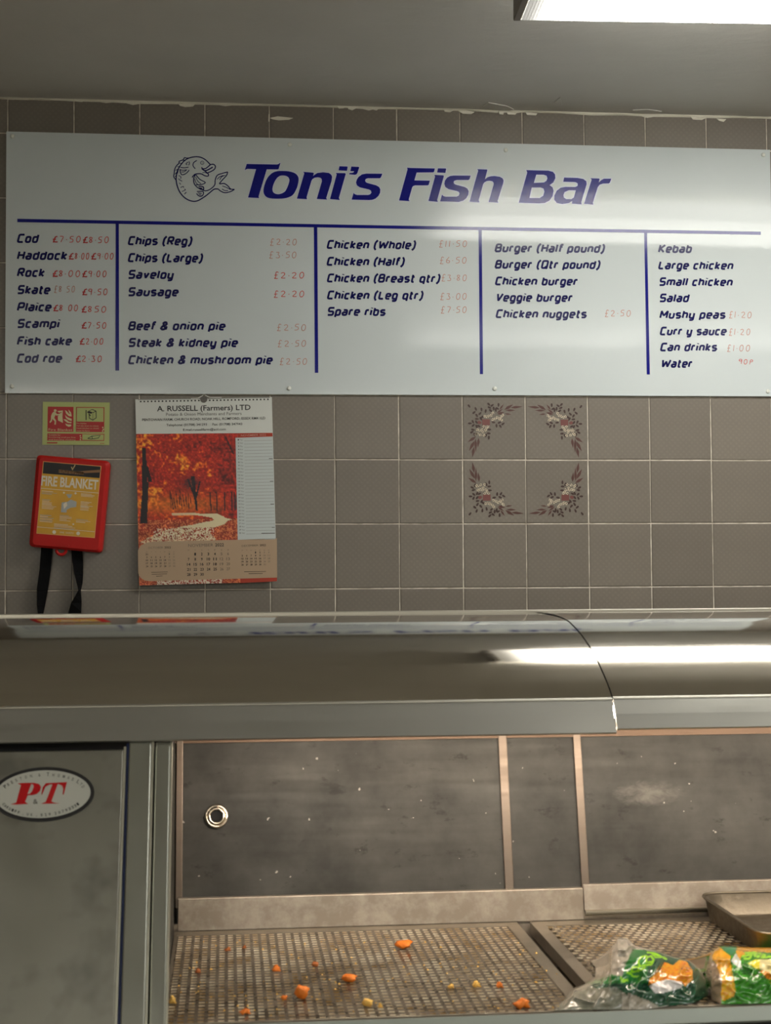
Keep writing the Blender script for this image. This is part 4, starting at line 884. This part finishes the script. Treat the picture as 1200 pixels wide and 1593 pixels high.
# ================================================================== PERFORATED TRAYS
def tray(x0, x1, y0, y1, name_label, rimL=.012, rimR=.012, rimF=.004, rimB=.016, px_=.0086, py_=.0098, stag=False):
    t = thing('perforated_tray', ((x0+x1)/2, (y0+y1)/2, ZT-.012), name_label, 'tray', 'perforated chip box trays')
    a0, a1, b0, b1 = x0+rimL, x1-rimR, y0+rimF, y1-rimB
    nx, ny = int((a1-a0)/px_), int((b1-b0)/py_); dx, dy = (a1-a0)/nx, (b1-b0)/ny
    mb = MB(); z0, z1 = ZT-.0024, ZT; V, Fs, Fe = [], [], []
    for j in range(ny):
        ox = dx*.5 if (stag and j % 2) else 0
        for i in range(nx):
            X0, X1, Y0, Y1 = a0+i*dx, a0+(i+1)*dx, b0+j*dy, b0+(j+1)*dy
            hx0, hx1, hy0, hy1 = X0+dx*.19, X1-dx*.19, Y0+dy*.22, Y1-dy*.22
            s = len(V)
            V += [(X0, Y0, z1), (X1, Y0, z1), (X1, Y1, z1), (X0, Y1, z1), (hx0, hy0, z1), (hx1, hy0, z1), (hx1, hy1, z1), (hx0, hy1, z1), (hx0, hy0, z0), (hx1, hy0, z0), (hx1, hy1, z0), (hx0, hy1, z0)]
            if ox:
                for q in range(len(V)-12, len(V)):
                    V[q] = (min(max(V[q][0]+ox, a0), a1), V[q][1], V[q][2])
            Fs += [(s+k, s+(k+1) % 4, s+4+(k+1) % 4, s+4+k) for k in range(4)]; Fe += [(s+4+k, s+4+(k+1) % 4, s+8+(k+1) % 4, s+8+k) for k in range(4)]
    mb.add(V, Fs)
    o = obj('perforated_plate', mb, M_tray, t); o['kind'] = 'stuff'
    mb = MB(); mb.add(V, Fe); o = obj('hole_edges', mb, M_holeedge, t); o['kind'] = 'stuff'
    r = MB().box(x0, a0, y0, y1, ZT-.012, ZT+.0008).box(a1, x1, y0, y1, ZT-.012, ZT+.0008).box(a0, a1, b1, y1, ZT-.012, ZT+.0008).box(a0, a1, y0, b0, ZT-.012, ZT+.0008)
    obj('tray_rim', r, M_trayrim, t)
    return t
tray(XI0+.001, .3150, -2.289, YB-.003, 'perforated steel tray with batter scraps, left of the divider gap', rimL=.003, rimR=.013)
tray(.3295, .93, -2.289, YB-.003, 'perforated steel tray under the two snack bags, right of the divider gap', rimL=.013, stag=True, px_=.0095, rimB=.02)
mb = MB().box(.316, .3285, -2.289, YB-.003, ZT-.030, ZT-.014); obj('divider_bar', mb, M_pan, rg)
# batter scraps
def crumb(x, y, w_, h_, m, label, grp=None):
    c = levm(ZT+.001)(x, y); r = w_*(c-CAM).length/F/2; rh = h_*(c-CAM).length/F/2
    mb = MB(); import bmesh
    bm = bmesh.new(); bmesh.ops.create_icosphere(bm, subdivisions=2, radius=1)
    sd_ = random.random()*9
    for v in bm.verts:
        p = v.co; k = 1+.4*math.sin(p.x*5+sd_)*math.cos(p.z*7+sd_)+.3*math.sin(p.z*9+p.x*8+sd_*2)
        mb.v.append(Vector((c.x+p.x*r*k, c.y+.6*r+p.y*r*.9*k, max(ZT+.0005, ZT+rh*.8+p.z*rh*k))))
    bm.verts.index_update(); mb.f = [tuple(v.index for v in f.verts) for f in bm.faces]; bm.free()
    o = obj('batter_scrap', mb, m, None, True); tag(o, label, 'food scrap', grp or 'batter scraps in the chip box'); return o
for a in ((630, 1476, 23, 15, M_crumb, 'orange batter scrap near the back of the left tray, largest up there'), (545, 1527, 21, 12, M_crumb, 'flat orange batter scrap mid tray, right of the biggest front one'), (471, 1554, 20, 22, M_crumb, 'biggest bright orange batter scrap at the front of the left tray'),
          (443, 1555, 9, 8, M_crumb, 'tiny orange scrap just left of the biggest front one'), (430, 1511, 13, 10, M_crumb, 'round orange-brown scrap in the left half of the tray'), (491, 1503, 11, 8, M_crumb_d, 'brown batter scrap between two orange ones, mid tray'),
          (573, 1565, 16, 12, M_crumb_y, 'pale yellow batter scrap at the tray front, centre'), (592, 1567, 7, 7, M_crumb_y, 'tiny yellow speck beside the pale yellow scrap'), (381, 1577, 15, 9, M_crumb, 'orange scrap at the tray front, lower left'),
          (268, 1561, 11, 12, M_crumb_y, 'yellow scrap against the left front post'), (702, 1537, 9, 8, M_crumb_y, 'small pale yellow scrap, first of three to the right'), (742, 1535, 12, 9, M_crumb_y, 'yellow-orange scrap, middle of three to the right'), (778, 1536, 10, 9, M_crumb, 'small orange scrap, last of three to the right'),
          (813, 1568, 22, 15, M_crumb, 'orange batter scrap beside the clear end of the snack bag'), (354, 1479, 9, 7, M_crumb_d, 'brown scrap near the back, upper left'), (380, 1475, 6, 6, M_crumb_d, 'tiny brown scrap near the back, upper left'), (308, 1513, 9, 7, M_crumb_d, 'small brown scrap near the left post')):
    crumb(*a)
mb = MB()
for k in range(170):
    x = random.uniform(275, 880); y = random.uniform(1460, 1582)
    c = levm(ZT+.0012)(x, y); r = random.uniform(.0006, .0016)
    if c.x > .31 or c.y < -2.285 or c.x < -.045: continue
    mb.add([c+Vector((r, 0, 0)), c+Vector((-r*.5, r*.8, 0)), c+Vector((-r*.5, -r*.8, 0)), c+Vector((0, 0, r))], [(0, 1, 3), (1, 2, 3), (2, 0, 3)])
tag(obj('batter_dust', mb, M_crumb_y), 'fine batter crumbs sprinkled over the left tray', 'crumbs', kind='stuff')
# ================================================================== BAKING TIN
tin = thing('baking_tin', levm(ZT)(1180, 1480), 'dull grey baking tin with rounded corners at the back right of the box', 'baking tin')
tx0, ty1, th_ = levm(ZT+.027)(1131, 1419).x, YB-.012, .027
ty0, tx1 = ty1-.20, tx0+.30
mb = MB()
def rr(x0, x1, y0, y1, z, r, k=5): return [Vector((p[0], p[1], z)) for p in fillet([(x0, y0), (x1, y0), (x1, y1), (x0, y1)], r, True, k)]
R_ = [rr(tx0+.010, tx1-.010, ty0+.010, ty1-.010, ZT+.0015, .02), rr(tx0+.004, tx1-.004, ty0+.004, ty1-.004, ZT+.004, .022), rr(tx0, tx1, ty0, ty1, ZT+th_, .024), rr(tx0-.002, tx1+.002, ty0-.002, ty1+.002, ZT+th_+.001, .026), rr(tx0+.003, tx1-.003, ty0+.003, ty1-.003, ZT+th_, .022),
      rr(tx0+.007, tx1-.007, ty0+.007, ty1-.007, ZT+.006, .02), rr(tx0+.013, tx1-.013, ty0+.013, ty1-.013, ZT+.0035, .018)]
k = len(R_[0]); mb.v = [p for g in R_ for p in g]
mb.f = [(g*k+i, g*k+(i+1) % k, g*k+k+(i+1) % k, g*k+k+i) for g in range(6) for i in range(k)]+[tuple(range(6*k, 7*k)), tuple(reversed(range(k)))]
obj('tin_body', mb, M_tin, tin, True)
mb = MB().tube(R_[3], .0014, 6, True); obj('rolled_rim', mb, M_tin, tin, True)

# ================================================================== SNACK BAGS
def inpoly(x, y, poly):
    c = False; n = len(poly); j = n-1
    for i in range(n):
        xi, yi = poly[i]; xj, yj = poly[j]
        if (yi > y) != (yj > y) and x < (xj-xi)*(y-yi)/(yj-yi)+xi: c = not c
        j = i
    return c
def dseg(x, y, pts):
    d = 1e9
    for (ax, ay), (bx_, by) in zip(pts, pts[1:]):
        L2 = (bx_-ax)**2+(by-ay)**2 or 1; t = max(0, min(1, ((x-ax)*(bx_-ax)+(y-ay)*(by-ay))/L2)); d = min(d, math.hypot(x-ax-t*(bx_-ax), y-ay-t*(by-ay)))
    return d
def vnoise(seed):
    g = np.random.default_rng(seed).random((64, 64))
    def f(x, y):
        i, j = int(math.floor(x)), int(math.floor(y)); a, b = x-i, y-j; a = a*a*(3-2*a); b = b*b*(3-2*b); q = lambda m_, n_: g[(m_) % 64, (n_) % 64]
        return (q(i, j)*(1-a)+q(i+1, j)*a)*(1-b)+(q(i, j+1)*(1-a)+q(i+1, j+1)*a)*b
    return f
def bag(label, x0, x1, topc, botc, depth, paint, m, seed, step=1.1):
    xs_ = np.arange(x0, x1+.01, step); nt = 90; f1_, f2_ = vnoise(seed), vnoise(seed+1)
    tx = [p[0] for p in topc]; ty = [p[1] for p in topc]; bx_ = [p[0] for p in botc]; by = [p[1] for p in botc]
    mb = MB(); cols = []
    lev = levm(ZT+.0012)
    for x in xs_:
        yt, yb = np.interp(x, tx, ty), np.interp(x, bx_, by)
        ph = math.sin(math.pi*min(1, max(0, (x-x0)/(x1-x0))))**.45
        A_ = lev(x, yb); dA = (A_-CAM).dot(FW)
        for j in range(nt):
            t = j/(nt-1)
            y = yb+(yt-yb)*math.sin(t*math.pi/2)**.9
            d = dA+depth*ph*(1-math.cos(t*math.pi/2))
            cr_ = (abs(f1_(x/19+y/40, y/13-x/50)-.5)*2)**.8*.012+(abs(f2_(x/8+y/14, y/12)-.5)*2)*.004
            d += cr_*math.sin(t*math.pi)**.5*ph
            r = ray(x, y); dt = (CAM.z-ZT-.0012)/-r.z - .003; d = min(d, max(dA, dt)); mb.v.append(CAM+r*d); cols.append((*paint(x, y), 1))
        # back of the bag: down to the tray behind
        T_ = mb.v[-1]; gap = min(depth*.8, max(.0015, (lev(x, yt)-T_).y*.85))
        for j in range(1, 7):
            t = j/6; mb.v.append(Vector((T_.x, T_.y+gap*t, T_.z+(ZT+.0012-T_.z)*t**.9))); cols.append((*paint(x, yt+2), 1))
    K = nt+6; n = len(xs_)
    for v_ in mb.v:
        if v_.z < ZT+.0012: v_.z = ZT+.0012
        if v_.y > YB-.006: v_.y = YB-.006
    mb.f = [(i*K+j, (i+1)*K+j, (i+1)*K+j+1, i*K+j+1) for i in range(n-1) for j in range(K-1)]
    o = obj('snack_bag', mb, m, None, True, cols); return tag(o, label, 'bag', 'plastic bags in the chip box')
Z1 = lambda *pts: [(860+x/4.8, 1440+y/4.8) for x, y in pts]
Z2 = lambda *pts: [(1050+x/8, 1400+y/8) for x, y in pts]
G1 = (.03, .24, .05); G1d = (.018, .095, .045); CLR = (.50, .455, .38); OR = (.85, .28, .03); LM = (.36, .78, .03)
green1 = Z1((600, 178), (780, 185), (890, 225), (1010, 260), (1160, 400), (1165, 520), (1050, 590), (800, 605), (715, 560), (560, 500), (480, 455), (330, 470), (265, 430), (440, 365), (520, 385), (540, 300))
oran1 = Z1((715, 445), (730, 390), (800, 340), (835, 270), (900, 295), (945, 255), (1000, 265), (1045, 330), (1050, 400), (990, 455), (970, 420), (850, 400), (760, 430))
glare1 = Z1((720, 450), (760, 430), (850, 400), (970, 415), (965, 465), (840, 500), (770, 505))
green_low = Z1((265, 430), (440, 365), (510, 380), (520, 430), (560, 440), (560, 520), (470, 455), (330, 470))
scr1 = [Z1((700, 225), (660, 235), (640, 270), (650, 305), (690, 295), (740, 290), (755, 255), (735, 225), (700, 240), (700, 275), (735, 270)), Z1((710, 200), (760, 205), (850, 250), (800, 225), (740, 205), (770, 235), (840, 235)), Z1((580, 360), (600, 310), (640, 310), (640, 340), (600, 345), (660, 330), (690, 310)), Z1((560, 350), (610, 380), (640, 378)), Z1((510, 385), (520, 420), (560, 410), (530, 400))]
n_ = vnoise(50)
def paint1(x, y):
    nz = .75+.5*n_(x/4, y/4)
    for s in scr1:
        if dseg(x, y, s) < 1.5: return LM
    if inpoly(x, y, oran1): k = n_(x/3, y/2); return (.8+.1*k, .2+.28*k, .02)
    if inpoly(x, y, glare1): return (.86, .82, .80)  # white lamp glare painted into the bag colour
    if inpoly(x, y, green1) or inpoly(x, y, green_low):
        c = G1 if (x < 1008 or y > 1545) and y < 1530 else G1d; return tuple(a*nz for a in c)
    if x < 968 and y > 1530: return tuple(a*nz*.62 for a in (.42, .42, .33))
    return tuple(a*nz for a in CLR)
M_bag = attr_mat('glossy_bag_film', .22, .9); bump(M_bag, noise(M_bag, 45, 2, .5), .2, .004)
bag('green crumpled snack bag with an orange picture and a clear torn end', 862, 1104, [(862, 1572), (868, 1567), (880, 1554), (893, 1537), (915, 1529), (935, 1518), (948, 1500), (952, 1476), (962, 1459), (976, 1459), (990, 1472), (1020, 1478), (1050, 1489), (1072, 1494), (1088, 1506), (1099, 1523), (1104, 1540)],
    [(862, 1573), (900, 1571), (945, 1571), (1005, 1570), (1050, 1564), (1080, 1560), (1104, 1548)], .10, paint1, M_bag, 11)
yelA = Z2((430, 680), (560, 580), (620, 640), (700, 700), (690, 750), (600, 820), (570, 900), (600, 960), (590, 1010), (520, 800)); yelB = Z2((600, 830), (690, 740), (720, 900), (740, 1000), (760, 1130), (740, 1200), (600, 1260), (575, 1180), (590, 1020), (570, 900))
teal = Z2((600, 575), (780, 570), (770, 630), (710, 680), (640, 640)); topor = Z2((780, 570), (1200, 590), (1250, 600), (1250, 660), (1100, 650), (960, 640), (830, 700), (810, 760), (760, 640))
whiteA = Z2((760, 660), (810, 740), (850, 870), (780, 830), (700, 760)); yfood = Z2((915, 790), (1000, 740), (1260, 740), (1260, 960), (1180, 900), (1100, 880), (1000, 850)); ofood = Z2((1060, 880), (1150, 880), (1250, 960), (1250, 1010), (1150, 980))
scr2 = [Z2((850, 700), (900, 690), (960, 680), (930, 730), (870, 730)), Z2((990, 680), (1040, 660), (1130, 690), (1060, 700), (1000, 700), (1100, 715), (1250, 700)), Z2((880, 660), (1000, 655))]
clear2 = Z2((380, 900), (430, 700), (520, 800), (600, 960), (580, 1180), (580, 1300), (440, 1240), (430, 1040))
def paint2(x, y):
    nz = .7+.6*n_(x/4+9, y/3)
    for s in scr2:
        if dseg(x, y, s) < 1.6: return (.40, .80, .06)
    if 1156 < x < 1192 and abs(y-(1513+(x-1156)*.22)) < 1.6 and int(x*1.2) % 3: return (.02, .05, .02)
    if inpoly(x, y, teal): return (.015, .30, .12)
    if inpoly(x, y, whiteA): return (.70, .74, .66)
    if inpoly(x, y, yfood): return (.95, .85, .05) if x < 1182 else (.9, .8, .4)
    if inpoly(x, y, ofood): return (.9, .33, .02)
    if inpoly(x, y, topor) or inpoly(x, y, yelA): return (.88, .42, .02)
    if inpoly(x, y, yelB): return (.92, .42*nz+.05, .01)
    if inpoly(x, y, clear2): return tuple(a*nz for a in (.34, .25, .17))
    return (.05*nz, .30*nz, .02)
bag('yellow and bright green crumpled snack bag lying in front of the baking tin', 1097, 1268, [(1097, 1512), (1104, 1486), (1112, 1478), (1120, 1472), (1140, 1472), (1170, 1474), (1200, 1474), (1240, 1480), (1268, 1510)],
    [(1097, 1530), (1108, 1555), (1122, 1562), (1200, 1561), (1268, 1556)], .11, paint2, M_bag, 23)

for o_ in bpy.data.objects:
    if o_.name.split('.')[0] in ('date_text', 'date_line', 'weekend_text', 'month_text', 'binding_hole', 'label_print', 'small_print', 'sign_text'): o_['kind'] = 'stuff'
